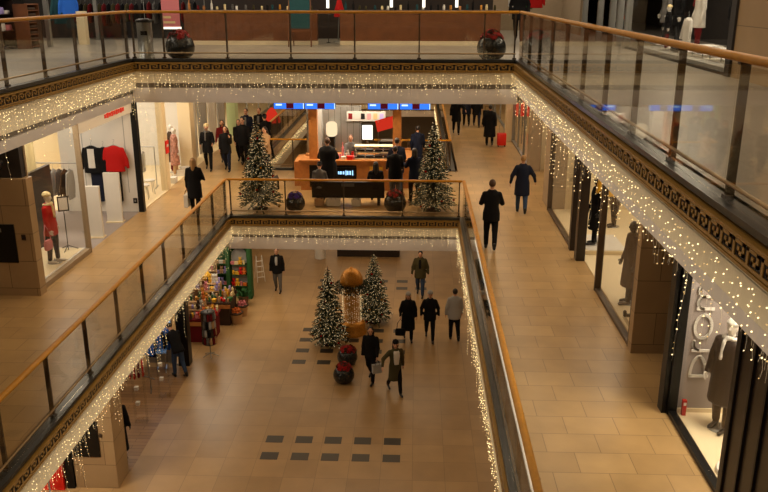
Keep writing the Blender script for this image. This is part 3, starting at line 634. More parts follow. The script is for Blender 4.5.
# ------------------------------------------------------------------ middle gallery, the long side with the window lettering
Q = F1; HC = F2-CL
struct('wall_right', MB().b2((4.02, -6, Q), (4.25, 9.32, HC)), 'dark_brown')
for i in range(7): struct('trim_5', MB().b2((3.99, 9.24-i*.42, Q), (4.02, 9.28-i*.42, HC)), 'wall_dark')
window(1, 4.08, 9.32, 11.66, Q)
struct('trim_6', MB().b2((3.93, 11.62, Q), (4.17, 11.84, HC)), 'black_metal')
struct('floor', MB().b2((4.17, 8, Q-.01), (6.6, 11.62, Q+.03)), 'cream_paint')
struct('wall_right', MB().b2((4.17, 11.62, Q), (6.8, 11.78, HC)), 'grey_wall'); struct('baseboard_right', MB().b2((4.17, 11.60, Q+.03), (6.6, 11.62, Q+.10)), 'cream_paint')
struct('wall_right', MB().b2((6.6, 8, Q), (6.8, 11.62, HC)), 'grey_wall'); struct('wall_right', MB().b2((4.25, 7.9, Q), (6.8, 8, HC)), 'grey_wall')
t = thing('wall_lettering', 'white word prom running up the grey shop window wall', 'lettering', (4.41, 11.60, Q+.62), 0)
def lpt(a, b): return V((-b*.26+.13, 0, a))            # a: along the word (up), b: letter height (0 base .. 1 top)
def stroke(name, parts):
    g = MB()
    for pts in parts:
        pts = [lpt(a, b) for a, b in pts]
        for p, q in zip(pts, pts[1:]):
            d = (q-p).normalized()*.006; x = V((d.z, 0, -d.x)).normalized()*.022
            g.add([p-d+x+V((0, y, 0)) for y in (0, -.012)]+[p-d-x+V((0, y, 0)) for y in (0, -.012)]+[q+d+x+V((0, y, 0)) for y in (0, -.012)]+[q+d-x+V((0, y, 0)) for y in (0, -.012)], [(0, 1, 3, 2), (4, 6, 7, 5), (0, 4, 5, 1), (2, 3, 7, 6), (0, 2, 6, 4), (1, 5, 7, 3)])
    g.build('letter', 'white_paint', t)
def arc(ca, cb, ra, rb, a0, a1, n=16): return [(ca+ra*cos(radians(a0+(a1-a0)*i/n)), cb+rb*sin(radians(a0+(a1-a0)*i/n))) for i in range(n+1)]
stroke('p', [[(.05, -.12), (.05, 1.0)], arc(.05, .5, .33, .46, -90, 90)])
stroke('r', [[(.48, 0), (.48, 1.0)], arc(.60, .58, .11, .38, 178, 65)])
stroke('o', [arc(.88, .5, .19, .48, 0, 360, 24)])
stroke('m', [[(1.17, 0), (1.17, 1.0)], arc(1.27, .58, .10, .38, 180, 0)+[(1.37, 0)], arc(1.47, .58, .10, .38, 180, 0)+[(1.57, 0)]])
mannequin('tall mannequin in dark brown coat and white hat beside the word prom', (4.66, 11.12, Q+.03), 2.3, 'dark_brown', 'brown_cloth', 1.76, None, hat='white_cloth', scarf='white_cloth', coat_len=.55, shoe='shoe_black', bulk=1.15)
bag('white paper bag held by the mannequin beside the word prom', HANDS['mannequin.004'][0], .3, 'white_cloth', .13, .16, .06)
t = thing('red_box', 'narrow red box standing at the foot of the black window post', 'box', (4.24, 11.52, Q+.03), 0); MB().box((0, 0, .13), (.06, .06, .26)).build('body', 'red_cloth', t); MB().box((0, -.032, .20), (.04, .006, .05)).build('sticker', 'white_paint', t)
t = thing('podium', 'low round white podium in the lettered window', 'podium', (4.5, 9.9, Q+.03), 0); MB().lathe([(.30, 0), (.30, .05), (.29, .06)], 32).build('drum', 'white_paint', t); MB().lathe([(.31, 0), (.31, .012)], 32).build('plinth', 'cream_paint', t)
# stone pier and the second window
struct('wall_right', MB().b2((4.0, 13.85, Q), (8.9, 14.08, HC)), 'stone_wall'); struct('wall_right', MB().b2((4.62, 11.84, Q), (4.75, 13.85, HC)), 'black_metal')
window(2, 4.08, 14.08, 17.2, Q, 'post_bronze')
struct('floor', MB().b2((4.2, 14.1, Q-.01), (8.9, 24.2, Q+.02)), 'cream_paint')
mannequin('mannequin in long grey brown coat behind the window next to the stone pier', (4.55, 16.35, Q+.02), 1.7, 'brown_cloth', 'black_cloth', 1.80, 'mannequins in the row of shop windows', coat_len=.62, skin='mannequin_dark')
t = thing('light_pillar', 'tall white glowing panel inside the window next to the stone pier', 'light panel', (5.9, 19.2, Q+.02), .25); MB().box((0, 0, 1.2), (.36, .06, 2.4)).build('frame', 'steel', t); MB().box((0, -.032, 1.2), (.28, .012, 2.3)).build('diffuser', 'lamp_white', t)
t = thing('shoe_rack', 'low rack of dark shoes at the foot of the coated mannequin', 'shoe rack', (4.5, 15.3, Q+.02), 0); MB().box((0, 0, .10), (.5, .5, .02)).build('shelf', 'cream_paint', t)
for sx in (-1, 1): MB().box((sx*.24, 0, .06), (.02, .5, .12)).build('side_panel', 'cream_paint', t)
for i in range(3):
    o = MB().capsule((0, -.10, .03), (0, .08, .03), .035, .04).capsule((0, .08, .03), (0, .09, .10), .04, .04).build('shoe', 'shoe_black', None, (4.32+i*.15, 15.3, Q+.133), pi/2); tag(o, 'dark shoe on the low rack below the coated mannequin', 'shoe', 'shoes on the low rack')
# entrance with dark post, black figure and yellow top
struct('trim_7', MB().b2((3.98, 19.2, Q), (4.2, 19.45, HC)), 'dark_brown'); struct('trim_7', MB().b2((3.98, 20.05, Q), (4.14, 20.25, HC)), 'dark_brown')
t = thing('display_platform', 'bright cream platform under the black dressed mannequin', 'display platform', (4.85, 20.4, Q+.02), 0); MB().box((0, 0, .05), (1.1, 1.5, .10)).build('base', 'cream_paint', t); MB().box((0, 0, .105), (1.0, 1.4, .01)).build('top', 'white_paint', t)
mannequin('mannequin in black coat on the bright platform at the shop entrance', (4.62, 20.25, Q+.13), 1.7, 'black_cloth', 'black_cloth', 1.76, 'mannequins in the row of shop windows', coat_len=.6, skin='mannequin_dark')
hung('yellow patterned top hanging beside the black dressed mannequin', (4.75, 19.65, Q+2.4), .5, 'yellow_cloth', (1.0, 1.2, 1.1))
rack('clothing rack inside the entrance behind the black dressed mannequin', (6.9, 18.2, Q+.02), 0, 2.2, ['white_cloth', 'cream_cloth', 'grey_cloth'], 'COL garment on the rack inside the bright entrance', 1.5, .95, 'garments inside the bright entrance', step=.16)
window(3, 4.08, 20.25, 24.15, Q, 'post_bronze')
mannequin('mannequin in dark teal jacket in the window before the wide beige pillar', (4.9, 23.7, Q+.02), 1.6, 'teal_cloth', 'black_cloth', 1.78, 'mannequins in the row of shop windows', skin='mannequin_dark')
mannequin('mannequin in brown jacket deeper in the window before the wide beige pillar', (5.6, 22.3, Q+.02), 1.9, 'brown_cloth', 'black_cloth', 1.76, 'mannequins in the row of shop windows', skin='mannequin_dark')
struct('wall_right', MB().b2((4.05, 24.15, Q), (4.55, 25.3, HC)), 'wall_tan'); struct('wall_right', MB().b2((8.7, 14.1, Q), (8.9, 60, HC)), 'cream_paint')
struct('wall_right', MB().b2((4.55, 24.2, Q), (8.7, 24.35, HC)), 'cream_paint'); struct('wall_right', MB().b2((4.3, 29.9, Q), (8.7, 30.1, HC)), 'cream_paint')
rack('rack of black coats behind the wide beige pillar', (5.6, 28.3, Q), pi/2, 2.2, ['black_cloth', 'navy_cloth', 'black_cloth'], 'COL coat on the rack behind the wide beige pillar', 1.75, 1.05, 'coats behind the beige pillar', step=.14)
rack('rack of white and grey clothes behind the wide beige pillar', (4.85, 26.3, Q), pi/2, 1.6, ['white_cloth', 'lightgrey_cloth', 'dark_brown', 'white_cloth'], 'COL garment on the pale rack behind the wide beige pillar', 1.75, 1.05, 'pale garments behind the beige pillar', step=.13)
struct('trim_8', MB().b2((4.2, 29.7, Q), (4.6, 30.5, HC)), 'wall_tan'); struct('trim_8', MB().b2((3.95, 36, Q), (4.3, 36.4, HC)), 'cream_paint')
window(4, 4.3, 30.5, 36, Q, 'steel', mid=(32.3, 34.2)); window(5, 4.3, 36.4, 48, Q, 'steel', mid=(39, 42, 45))
for i, (x, y, z, c, lb) in enumerate(((4.6, 35.4, 1.2, 'red_glow', 'small red lit sign inside the glass shopfront past the tan pillar'), (5.4, 40, 1.0, 'red_glow', 'red lit sign farther down the glass shopfront'))):
    t = thing('shop_sign', lb, 'sign', (x, y, Q), 0); MB().tube([(0, 0, 0), (0, 0, z)], .03, 8).build('pole', 'steel', t); MB().box((0, 0, z+.35), (.6, .06, .7)).build('panel', c, t)
rack('rack of green and white clothes in the far glass shop', (5.6, 37.5, Q), 0, 2, ['green_cloth', 'white_cloth', 'green_cloth'], 'COL garment on the rack in the far glass shop', 2.0, 1.1, 'garments in the far glass shop', step=.2)
t = thing('light_pillar', 'blue white glowing pillar panel beside the far shop entrance', 'light panel', (4.5, 31.2, Q), 0); MB().box((0, 0, .95), (.16, .16, 1.9)).build('frame', 'steel', t); MB().box((0, -.083, 1.0), (.13, .01, 1.7)).build('diffuser', 'sign_blue', t)

# ------------------------------------------------------------------ middle gallery, the side with the open white clothes shop
struct('wall_left', MB().b2((-14, 16.3, Q), (-8.18, 16.58, Q+2.62)), 'stone_wall'); struct('wall_left', MB().b2((-14, 16.4, Q+2.62), (-8.3, 16.58, HC)), 'wall_dark')
t = thing('wall_panel', 'black square panel set in the stone pier by the first window', 'wall panel', (-8.93, 16.3, Q+1.2), 0); MB().box((0, -.012, 0), (.72, .02, .86)).build('panel', 'black_metal', t); MB().box((.05, -.026, .30), (.05, .008, .08)).build('keyhole_plate', 'steel', t)
t = thing('wall_socket', 'small dark socket plate on the stone pier beside the black panel', 'socket', (-8.39, 16.3, Q+1.34), 0); MB().box((0, -.008, 0), (.09, .014, .12)).build('plate', 'brown_cloth', t); MB().lathe([(.03, 0), (.03, .01)], 12, (0, -.022, 0)).build('button', 'black_metal', t)
for i, x in enumerate((-9.1, -8.62)):
    t = thing('spotlight', ['dark round spotlight above the stone pier, next to the window', 'dark round spotlight above the stone pier, away from the window'][1-i], 'spotlight', (x, 16.0, Q+2.95), 0, 'spotlights above the pier'); MB().tube([(0, -.14, 0), (0, .14, .05)], [.13, .10], 16).build('housing', 'black_metal', t); MB().tube([(0, .05, .05), (0, .05, .72)], .015, 8).build('stem', 'black_metal', t)
window(6, -8.34, 16.58, 19.45, Q, 'wall_tan', sill=.12, w=.04)
t = thing('window_platform', 'white display platform under the mannequin with red top', 'display platform', (-8.95, 18.2, Q), 0); MB().box((0, 0, .07), (1.1, 2.3, .14)).build('base', 'white_paint', t); MB().box((0, 0, .145), (1.0, 2.2, .01)).build('top', 'cream_paint', t)
struct('wall_left', MB().b2((-9.6, 16.6, Q), (-9.5, 20.3, Q+2.1)), 'dark_brown')
mannequin('mannequin in red jacket, cream cap and dark shorts in the first window', (-8.66, 18.15, Q+.15), -pi/2, 'red_cloth', 'black_cloth', 1.70, None, hat='cream_cloth', scarf='cream_cloth', coat_len=.28)
shoulder_bag('small pink bag hanging at the hip of the red jacket mannequin', (-8.60, 17.80, Q+.72), 1.4, 'pink_cloth', w=.24)
t = thing('sign_stand', 'thin black floor stand with framed notice beside the red jacket mannequin', 'sign stand', (-8.75, 19.15, Q+.15), .5)
MB().tube([(0, 0, .0), (0, 0, 1.05)], .012, 6).build('pole', 'black_metal', t); MB().box((0, -.02, 1.2), (.26, .02, .38)).build('frame', 'black_metal', t); MB().box((0, -.033, 1.2), (.20, .006, .31)).build('notice', 'white_paint', t)
for a in (0, 2.1, 4.2): MB().tube([(0, 0, .12), (.24*cos(a), .24*sin(a), .0)], .010, 6).build('leg', 'black_metal', t)
t = thing('curtain', 'long cream curtain hanging in the shop behind the first window', 'curtain', (-10.4, 20.1, Q), .1)
g = MB(); g.rings([[(x, .05*sin(x*26), z) for x in [-.6+i*.04 for i in range(31)]]+[(x, .05*sin(x*26)+.02, z) for x in [.6-i*.04 for i in range(31)]] for z in (1.35, 3.3)]); g.build('cloth', 'cream_cloth', t); MB().tube([(-.7, 0, 3.32), (.7, 0, 3.32)], .015, 8).build('rod', 'steel', t)
rack('rack of grey and striped clothes behind the cream curtain', (-10.2, 21.4, Q), 0, 2.0, ['grey_cloth', 'brown_cloth', 'lightgrey_cloth'], 'COL garment on the rack near the cream curtain', 1.9, 1.0, 'garments near the cream curtain', step=.15)
rack('low rack of red and dark clothes behind the red jacket mannequin', (-11, 18.6, Q), 0, 1.6, ['dark_red_cloth', 'black_cloth', 'grey_cloth'], 'COL garment on the low rack behind the red jacket mannequin', 1.75, .9, 'garments behind the red jacket mannequin', step=.15)
struct('floor', MB().b2((-13.5, 19.45, Q-.01), (-8.36, 23.4, Q+.006)), 'grey_wall'); struct('wall_left', MB().b2((-13.7, 17, Q), (-13.5, 60, HC)), 'cream_paint')
for i, (x, y, h) in enumerate(((-8.66, 20.72, 1.42), (-8.67, 22.25, 1.45))):
    t = thing('display_board', ['slim white standing board in the shop entrance, the one before the other board', 'slim white standing board nearest the white partition'][i], 'display board', (x, y, Q+.006), .06, 'slim white boards'); MB().box((0, 0, h/2), (.44, .10, h)).build('board', 'white_paint', t); MB().box((0, .0, .015), (.48, .26, .03)).build('foot', 'cream_paint', t)
struct('wall_left', MB().b2((-10.6, 23.4, Q), (-8.28, 23.52, HC)), 'white_paint'); struct('trim_9', MB().b2((-8.36, 23.38, Q), (-8.2, 23.56, HC)), 'black_metal')
g = MB()
for x0, x1, z0, z1 in ((-9.9, -9.88, .6, 3.4), (-8.62, -8.60, .6, 3.4), (-9.9, -8.6, 3.38, 3.4)): g.b2((x0, 23.392, Q+z0), (x1, 23.4, Q+z1))
struct('trim_9', g, 'lightgrey_cloth')
MB().rings([[(x*.09, -.10+abs(x)*.02, z) for x in (-1, 0, 1)]+[(x*.09, -.06, z) for x in (1, 0, -1)] for z in (-.62, -.08)], 0, False).build('shirt_front', 'white_cloth', GP)
rj = hung('shiny red jacket hung on the white shop partition', (-8.88, 23.2, Q+2.06), 0, 'red_cloth', (1.2, 1.1, 1.0)); hung('black jacket squeezed between white fronted jacket and red jacket', (-9.22, 23.26, Q+2.0), .2, 'black_cloth', (.8, 1, .95))
for o in bpy.data.objects:
    if o.parent and o.parent != GP and o.name.startswith('shirt_front') and o.parent.name.startswith('hanging_jacket'): bpy.data.objects.remove(o)
GP.scale = (1.1, 1.1, 1.05)
for i, x in enumerate((-9.5, -8.95)):
    o = MB().rings([[(x2*.16, y*.06, z) for x2, y in ((-1, -1), (1, -1), (1, 1), (-1, 1))] for z in (-.9, 0)], 0, False).build('hanging_trousers', 'navy_cloth' if i == 0 else 'black_cloth', None, (x, 23.3, Q+1.25)); tag(o, ['blue grey trousers hanging under the white fronted jacket', 'black trousers hanging under the red jacket'][i], 'trousers')
t = thing('wall_socket', 'small dark socket low on the end of the white partition', 'socket', (-8.45, 23.4, Q+.35), 0); MB().box((0, -.008, 0), (.12, .016, .16)).build('plate', 'black_metal', t); MB().box((0, -.018, 0), (.05, .006, .06)).build('insert', 'steel', t)
struct('trim_9', MB().b2((-8.5, 19.5, Q+3.02), (-8.3, 23.4, HC)), 'white_paint')
t = thing('sale_lettering', 'red lettering strip over the white partition', 'sign', (-8.29, 22.3, Q+3.2), 0)
for i in range(9): MB().box((.0, -1.0+i*.17, .0), (.02, .10, .10+.03*(i % 2))).build('letter', 'case_red', t)
# next shop, bright
struct('floor', MB().b2((-13.5, 23.52, Q-.01), (-8.36, 60, Q+.004)), 'cream_paint')
window(7, -8.34, 23.56, 26.1, Q, 'cream_paint', sill=.03, w=.05)
struct('trim_10', MB().b2((-8.5, 26.1, Q), (-8.28, 26.45, HC)), 'cream_paint'); struct('trim_10', MB().b2((-8.7, 29.2, Q), (-8.25, 29.75, HC)), 'cream_paint')
t = thing('sale_sign', 'small red sign fixed to the slim cream shop post', 'sign', (-8.27, 26.28, Q+1.45), 0); MB().box((0.015, 0, 0), (.03, .3, .42)).build('board', 'case_red', t); MB().box((.033, 0, .05), (.008, .2, .08)).build('mark', 'white_paint', t)
for i in range(5):
    x, y = [(-8.75, 24.2), (-8.7, 25.0), (-9.2, 24.6), (-8.75, 25.7), (-9.25, 25.5)][i]
    t = thing('stool', 'white wooden stool on the bright shop floor behind the partition', 'stool', (x, y, Q+.004), .2*i, 'white stools in the bright shop'); MB().lathe([(.17, .42), (.18, .43), (.18, .46), (.17, .47)], 20).build('seat', 'white_paint', t)
    for k in range(4): a = pi/4+k*pi/2; MB().tube([(.17*cos(a), .17*sin(a), 0), (.12*cos(a), .12*sin(a), .42)], .016, 6).build('leg', 'white_paint', t)
rack('rack of grey and black clothes in the bright shop behind the partition', (-10.6, 26.8, Q), .2, 2.4, ['grey_cloth', 'white_cloth', 'black_cloth'], 'COL garment on the rack in the bright shop', 2.2, 1.0, 'garments in the bright shop', step=.17)
rack('lower rack of teal and white clothes in the bright shop', (-9.7, 26.5, Q), .1, 1.8, ['teal_cloth', 'white_cloth', 'lightgrey_cloth'], 'COL garment on the lower rack in the bright shop', 1.4, .9, 'garments on the lower bright rack', step=.17)
struct('wall_left', MB().b2((-11.5, 30.2, Q), (-8.7, 30.35, HC)), 'white_paint')
mannequin('mannequin in pink plaid coat between the slim and the wide cream posts', (-8.68, 28.45, Q+.004), -1.2, 'plaid_cloth', 'beige_cloth', 1.72, 'mannequins in the bright shop', coat_len=.6)
mannequin('mannequin in brown coat beside the pink plaid coat', (-8.95, 29.0, Q+.004), -1.0, 'brown_cloth', 'dark_red_cloth', 1.74, 'mannequins in the bright shop', coat_len=.6)
for i, y in enumerate((27.3, 28.5, 29.0)):
    o = small('gift_box', ['white box on the floor before the plaid coat', 'white box on the floor between the two coated mannequins', 'white box on the floor at the wide cream post'][i], 'box', (-8.5, y, Q+.004), 'white_cloth', 'white floor boxes', (2.6, 3, 2.4), .3*i)
for i in range(4):
    y = 31.2+i*1.6; t = thing('curtain', ['white curtain panel past the wide cream post, first of the row', 'white curtain panel, second past the wide cream post', 'white curtain panel, third past the wide cream post', 'white curtain panel at the far end of the row'][i], 'curtain', (-8.75, y, Q), 0, 'white curtain panels'); g = MB(); g.rings([[(.05*sin(yy*22), yy, z) for yy in [-.6+k*.05 for k in range(25)]]+[(.05*sin(yy*22)-.02, yy, z) for yy in [.6-k*.05 for k in range(25)]] for z in (.05, 3.4)]); g.build('cloth', 'white_cloth' if i % 2 == 0 else 'lightgrey_cloth', t); MB().tube([(0, -.7, 3.42), (0, .7, 3.42)], .015, 8).build('rod', 'steel', t)
window(8, -8.4, 37.5, 49, Q, 'steel', mid=(40, 43, 46))
struct('wall_left', MB().b2((-8.7, 36.9, Q), (-8.3, 37.5, HC)), 'pale_green')

# ------------------------------------------------------------------ kiosk on the bridge
t = K = thing('coffee_kiosk', 'wooden snack kiosk with posts, counter and steel back wall', 'kiosk', (-2.0, 27.4, Q), 0)
def kb(name, lo, hi, m, par=None): return MB().b2((lo[0]+2.0, lo[1]-27.4, lo[2]), (hi[0]+2.0, hi[1]-27.4, hi[2])).build(name, m, par or t)
ct = kb('counter', (-3.85, 26.4, .0), (-.6, 27.0, .98), 'wood_orange'); kb('counter_top', (-3.9, 26.34, .98), (-.55, 27.05, 1.03), 'wood_orange')
kb('dark_panel', (-3.55, 26.38, .12), (-1.98, 26.4, .86), 'black_metal', ct)
kb('end_counter', (-4.15, 27.0, 0), (-3.85, 28.3, .85), 'wood_orange'); kb('end_counter', (-.6, 26.8, 0), (-.1, 28.5, .98), 'wood_orange')
for x in (-3.4, -.62): kb('post', (x-.16, 26.55, 1.03), (x+.12, 26.8, 3.3), 'wood_orange')
kb('beam', (-4.7, 26.55, 3.0), (.5, 26.8, 3.3), 'wood_orange')
kb('back_wall', (-3.9, 28.55, 0), (-1.95, 28.62, 2.55), 'steel'); kb('back_wall', (-1.95, 28.55, 0), (-.2, 28.62, 1.05), 'wood_orange')
for k in range(9): kb('wall_seam', (-3.78+k*.22, 28.54, .9), (-3.765+k*.22, 28.552, 2.5), 'grey_cloth')
kb('back_counter', (-3.9, 28.0, 0), (-.3, 28.5, .9), 'wood_orange'); kb('steel_column', (-3.72, 28.2, .9), (-3.32, 28.55, 2.6), 'lightgrey_cloth')
g = MB()      # shield emblem
pts = [(-.22, .30), (.22, .30), (.22, 0), (.10, -.20), (0, -.28), (-.10, -.20), (-.22, 0)]
g.prism(pts, (.68, -1.04, .52), (1, 0, 0), (0, 0, 1), -.02); em = g.build('emblem', 'yellow_cloth', t); MB().prism([(x*.72, y*.72) for x, y in pts], (.68, -1.048, .52), (1, 0, 0), (0, 0, 1), -.02).build('emblem_center', 'wood_orange', em)
t = thing('sign_display', 'dark display with blue white lettering on the kiosk front', 'sign', (-2.36, 26.37, Q+.62), 0); MB().box((0, 0, 0), (.74, .02, .34)).build('panel', 'black_metal', t)
rnd = random.Random(5); x = -.29
while x < .3:
    w_ = rnd.uniform(.03, .07); h_ = rnd.choice((.13, .17, .10)); MB().box((x, -.013, -.01), (w_, .006, h_)).build('glyph', 'sign_blue', t); x += w_+.025
for i, x in enumerate((-4.15, -3.135, -1.085, -.055)):
    t = thing('menu_screen', ['blue menu screen at the tree end of the kiosk, above the end counter', 'blue menu screen over the first kiosk post', 'blue menu screen beside the second kiosk post', 'blue menu screen at the end nearest the suitcase walkway'][i], 'screen', (x, 26.32, Q+3.0), 0, 'blue menu screens over the kiosk'); MB().box((0, .03, 0), (1.0, .06, .56)).build('casing', 'black_metal', t)
    dsp = MB().box((0, -.003, 0), (.98, .008, .54)).build('display', 'screen_blue', t); MB().box((.03, -.010, 0), (.24, .006, .52)).build('dark_picture', 'screen_red', dsp); MB().box((-.33, -.010, -.14), (.2, .006, .05)).build('caption', 'screen_white', dsp); MB().box((.475, -.010, 0), (.025, .006, .53)).build('white_edge', 'screen_white', dsp); MB().tube([(0, .03, .28), (0, .03, .76)], .02, 8).build('bracket', 'black_metal', t)
t = thing('menu_board', 'white menu board with small food pictures over the kiosk back', 'menu board', (-1.78, 28.5, Q+2.18), 0); MB().box((0, 0, 0), (1.36, .04, .34)).build('board', 'lightgrey_cloth', t)
for i in range(6): MB().box((-.55+i*.22, -.025, 0), (.14, .01, .2)).build('picture', ['dark_red_cloth', 'lightgrey_cloth', 'black_cloth', 'pink_cloth', 'beige_cloth', 'lilac_cloth'][i], t)
for x in (-.5, .5): MB().tube([(x, 0, .17), (x, 0, 1.58)], .008, 6).build('cord', 'black_metal', t)
t = thing('lantern', 'round white lantern drum on a dark stand at the kiosk back', 'lantern', (-2.97, 28.2, Q+.9), 0); MB().lathe([(.10, 0), (.10, .5), (.14, .62)], 16).build('stand', 'black_metal', t); MB().lathe([(.12, .62), (.19, .68), (.2, .85), (.19, 1.05), (.12, 1.12)], 24).build('drum', 'lamp_warm', t)
t = thing('light_box', 'white glowing box beside the red awning in the kiosk', 'light box', (-1.72, 28.3, Q+.9), 0); MB().box((0, 0, .75), (.36, .1, .5)).build('diffuser', 'lamp_white', t); MB().box((0, .03, .75), (.44, .08, .58)).build('frame', 'black_metal', t); MB().tube([(0, .03, 0), (0, .03, .48)], .03, 8).build('pole', 'steel', t)
t = thing('awning', 'small bright red slanted awning at the kiosk back', 'awning', (-1.05, 28.35, Q+1.95), 0); MB().box((0, 0, 0), (.75, .05, .42), 0, 0, -.6, -.28).build('canopy', 'red_glow', t)  # canopy is no lamp; its brightness is put in as emission
for x in (-.3, .3): MB().tube([(x, .05, .05), (x, .22, -.9)], .012, 6).build('support', 'steel', t)
t = thing('coffee_machine', 'dark coffee machine under the red awning', 'coffee machine', (-1.0, 28.25, Q+.9), 0); MB().box((0, 0, .25), (.6, .4, .42)).build('body', 'black_metal', t); MB().box((0, -.02, .03), (.64, .44, .06)).build('base', 'steel', t); MB().box((0, 0, .48), (.5, .36, .04)).build('cup_rail', 'steel', t)
for x in (-.15, .15): MB().tube([(x, -.2, .22), (x, -.3, .2)], .02, 8).build('group_head', 'steel', t)
t = thing('food_display', 'glass food display case with dark trays on the kiosk counter', 'display case', (-1.4, 26.75, Q+1.03), 0)
for z in (0.0, .21, .42): MB().box((0, 0, z+.012), (1.3, .4, .024)).build('shelf', 'cream_paint', t)
for x in (-.64, .64): MB().box((x, 0, .22), (.02, .4, .44)).build('side_panel', 'steel', t)
for z in (.05, .26):
    for i in range(4): MB().box((-.45+i*.3, 0, z+.03), (.26, .3, .05)).build('tray', 'dark_brown', t)
MB().b2((-.64, -.206, .03), (.64, -.2, .42)).build('front_glass', 'shop_glass', t)
rnd = random.Random(9)
for i in range(13):
    k = ['jar', 'bottle', 'gift_box', 'jar'][i % 4]; c = rnd.choice(['white_cloth', 'red_cloth', 'cream_cloth', 'lightgrey_cloth', 'pink_cloth', 'white_paint'])
    small(k, 'small %s among the wares on the kiosk counter' % k.replace('_', ' '), k.replace('_', ' '), (-2.75+i*.055*(1 if i % 2 else 1), 26.55+.2*(i % 3), Q+1.03), c, 'wares on the kiosk counter', (1.2, 1.2, rnd.uniform(1.1, 2)))
small('gift_box', 'bright red box on the kiosk counter beside the food display', 'box', (-2.2, 26.5, Q+1.03), 'case_red', None, (1.6, 1.4, 1.6))
t = thing('ramp_board', 'dark slanted board leaning at the kiosk end counter', 'board', (-4.95, 26.6, Q), .25); MB().box((0, 0, .22), (.7, .5, .05), 0, 0, 0, -.5).build('panel', 'black_metal', t); MB().box((.28, 0, .18), (.05, .44, .36)).build('support', 'black_metal', t)
# bench with planters and trees on the bridge
t = thing('bench', 'long dark bench with backrest facing the kiosk', 'bench', (-2.1, 24.45, Q), 0)
MB().box((0, .22, .44), (2.26, .46, .07)).build('seat', 'black_metal', t); MB().box((0, -.02, .50), (2.26, .05, .52), 0, 0, .10).build('backrest', 'black_metal', t); MB().box((0, -.065, .66), (.40, .012, .10), 0, 0, .10).build('plaque', 'grey_cloth', t)
for x in (-.95, .95): MB().box((x, .2, .21), (.08, .46, .42)).build('leg', 'black_metal', t)
for i, (x, m) in enumerate(((-2.55, 'white_cloth'), (-1.85, 'white_cloth'), (-3.0, 'beige_cloth'))):
    bag(['white carrier bag standing under the bench, larger one', 'white carrier bag standing under the bench, near the seated woman', 'beige carrier bag standing under the bench end'][i], (x, 24.35, Q+.36-.0), .1*i, m, .42 if i == 0 else .28, .22, .2, group='bags under the bench')
planter('dark round planter of purple flowers beside the bench', (-3.66, 23.78, Q), .30, 'flower_purple', 'planters beside the bench'); planter('dark round planter of red flowers beside the bench', (-.62, 23.82, Q), .34, 'flower_red', 'planters beside the bench')
make_tree('lit christmas tree behind the railing next to the purple planter', (-4.76, 23.86, Q), 2.80, .64, .3); make_tree('lit christmas tree behind the railing next to the red planter', (.53, 23.86, Q), 2.83, .64, 1.9)
# things beyond the bridge, seen over the kiosk
struct('trim_11', MB().lathe([(.24, 0), (.24, HC)], 24, (-4.15, 33.6, 0)), 'white_paint')
t = thing('promotion_stand', 'red cone canopy on a grey box stand beyond the kiosk', 'stand', (-6.85, 37.6, Q), 0); MB().box((0, 0, .27), (1.0, .5, .54)).build('counter', 'grey_cloth', t); MB().lathe([(.42, .54), (.38, .7), (.17, 1.1), (.04, 1.22)], 20, (.1, 0, 0)).build('canopy', 'red_glow', t)  # red canopy given emission to look bright, not a light source
struct('wall_left', MB().b2((-6.3, 52, Q), (-2.5, 52.2, HC)), 'wall_tan')

# ------------------------------------------------------------------ ground floor
struct('wall_left', MB().b2((-7.9, 16.2, 0), (-6.9, 16.9, F1-CL)), 'stone_wall'); struct('trim_12', MB().b2((-8.1, 16.15, 0), (-7.92, 16.4, F1-CL)), 'black_metal'); struct('wall_left', MB().b2((-14, 16.5, 0), (-8.1, 16.7, F1-CL)), 'red_glow' if 0 else 'red_cloth')
struct('wall_left', MB().b2((-12.2, 16.9, 0), (-12, 34, F1-CL)), 'wall_tan'); struct('wall_left', MB().b2((-14, 33.8, 0), (-8.0, 34, F1-CL)), 'wall_tan')
t = thing('wall_panel', 'black panel set in the ground floor stone pier', 'wall panel', (-7.55, 16.2, 1.30), 0); MB().box((0, -.012, 0), (.62, .02, .92)).build('panel', 'black_metal', t); MB().box((.36, -.006, .1), (.07, .012, .1)).build('switch_plate', 'brown_cloth', t)
t = thing('red_display', 'bright red display board with pale stripe beside the ground floor pier', 'display board', (-8.45, 16.1, 0), .0); MB().box((0, 0, .75), (.62, .06, 1.5)).build('board', 'case_red', t); MB().box((.02, -.034, .95), (.40, .008, .10), 0, 0, 0, .4).build('stripe', 'white_paint', t)
t = thing('hanging_chain', 'silver glitter chain hanging before the red display board', 'chain', (-8.35, 15.8, 0), 0); g = MB()
for i in range(28): g.octa((.02*(i % 2), 0, .5+i*.09), .035, 0)
g.build('bead', 'steel', t); MB().tube([(0, 0, .5), (0, 0, F1-CL)], .006, 6).build('cord', 'steel', t); MB().lathe([(.12, 0), (.12, .03), (.02, .05), (.02, .5)], 14).build('weight', 'steel', t)
struct('floor', MB().b2((-11.9, 16.92, -.05), (-6.86, 22.6, .004)), 'plank_floor')
mannequin('dark mannequin in black coat at the corner of the ground floor pier', (-7.25, 17.35, .004), 0, 'black_cloth', 'black_cloth', 1.85, 'mannequins in the ground floor shop', coat_len=.7, skin='mannequin_dark')
rack('rack of black clothes behind the ground floor pier', (-8.3, 17.9, .004), 1.2, 1.3, ['black_cloth', 'navy_cloth'], 'COL garment on the rack behind the ground floor pier', 1.6, 1, 'garments behind the ground floor pier', step=.14)
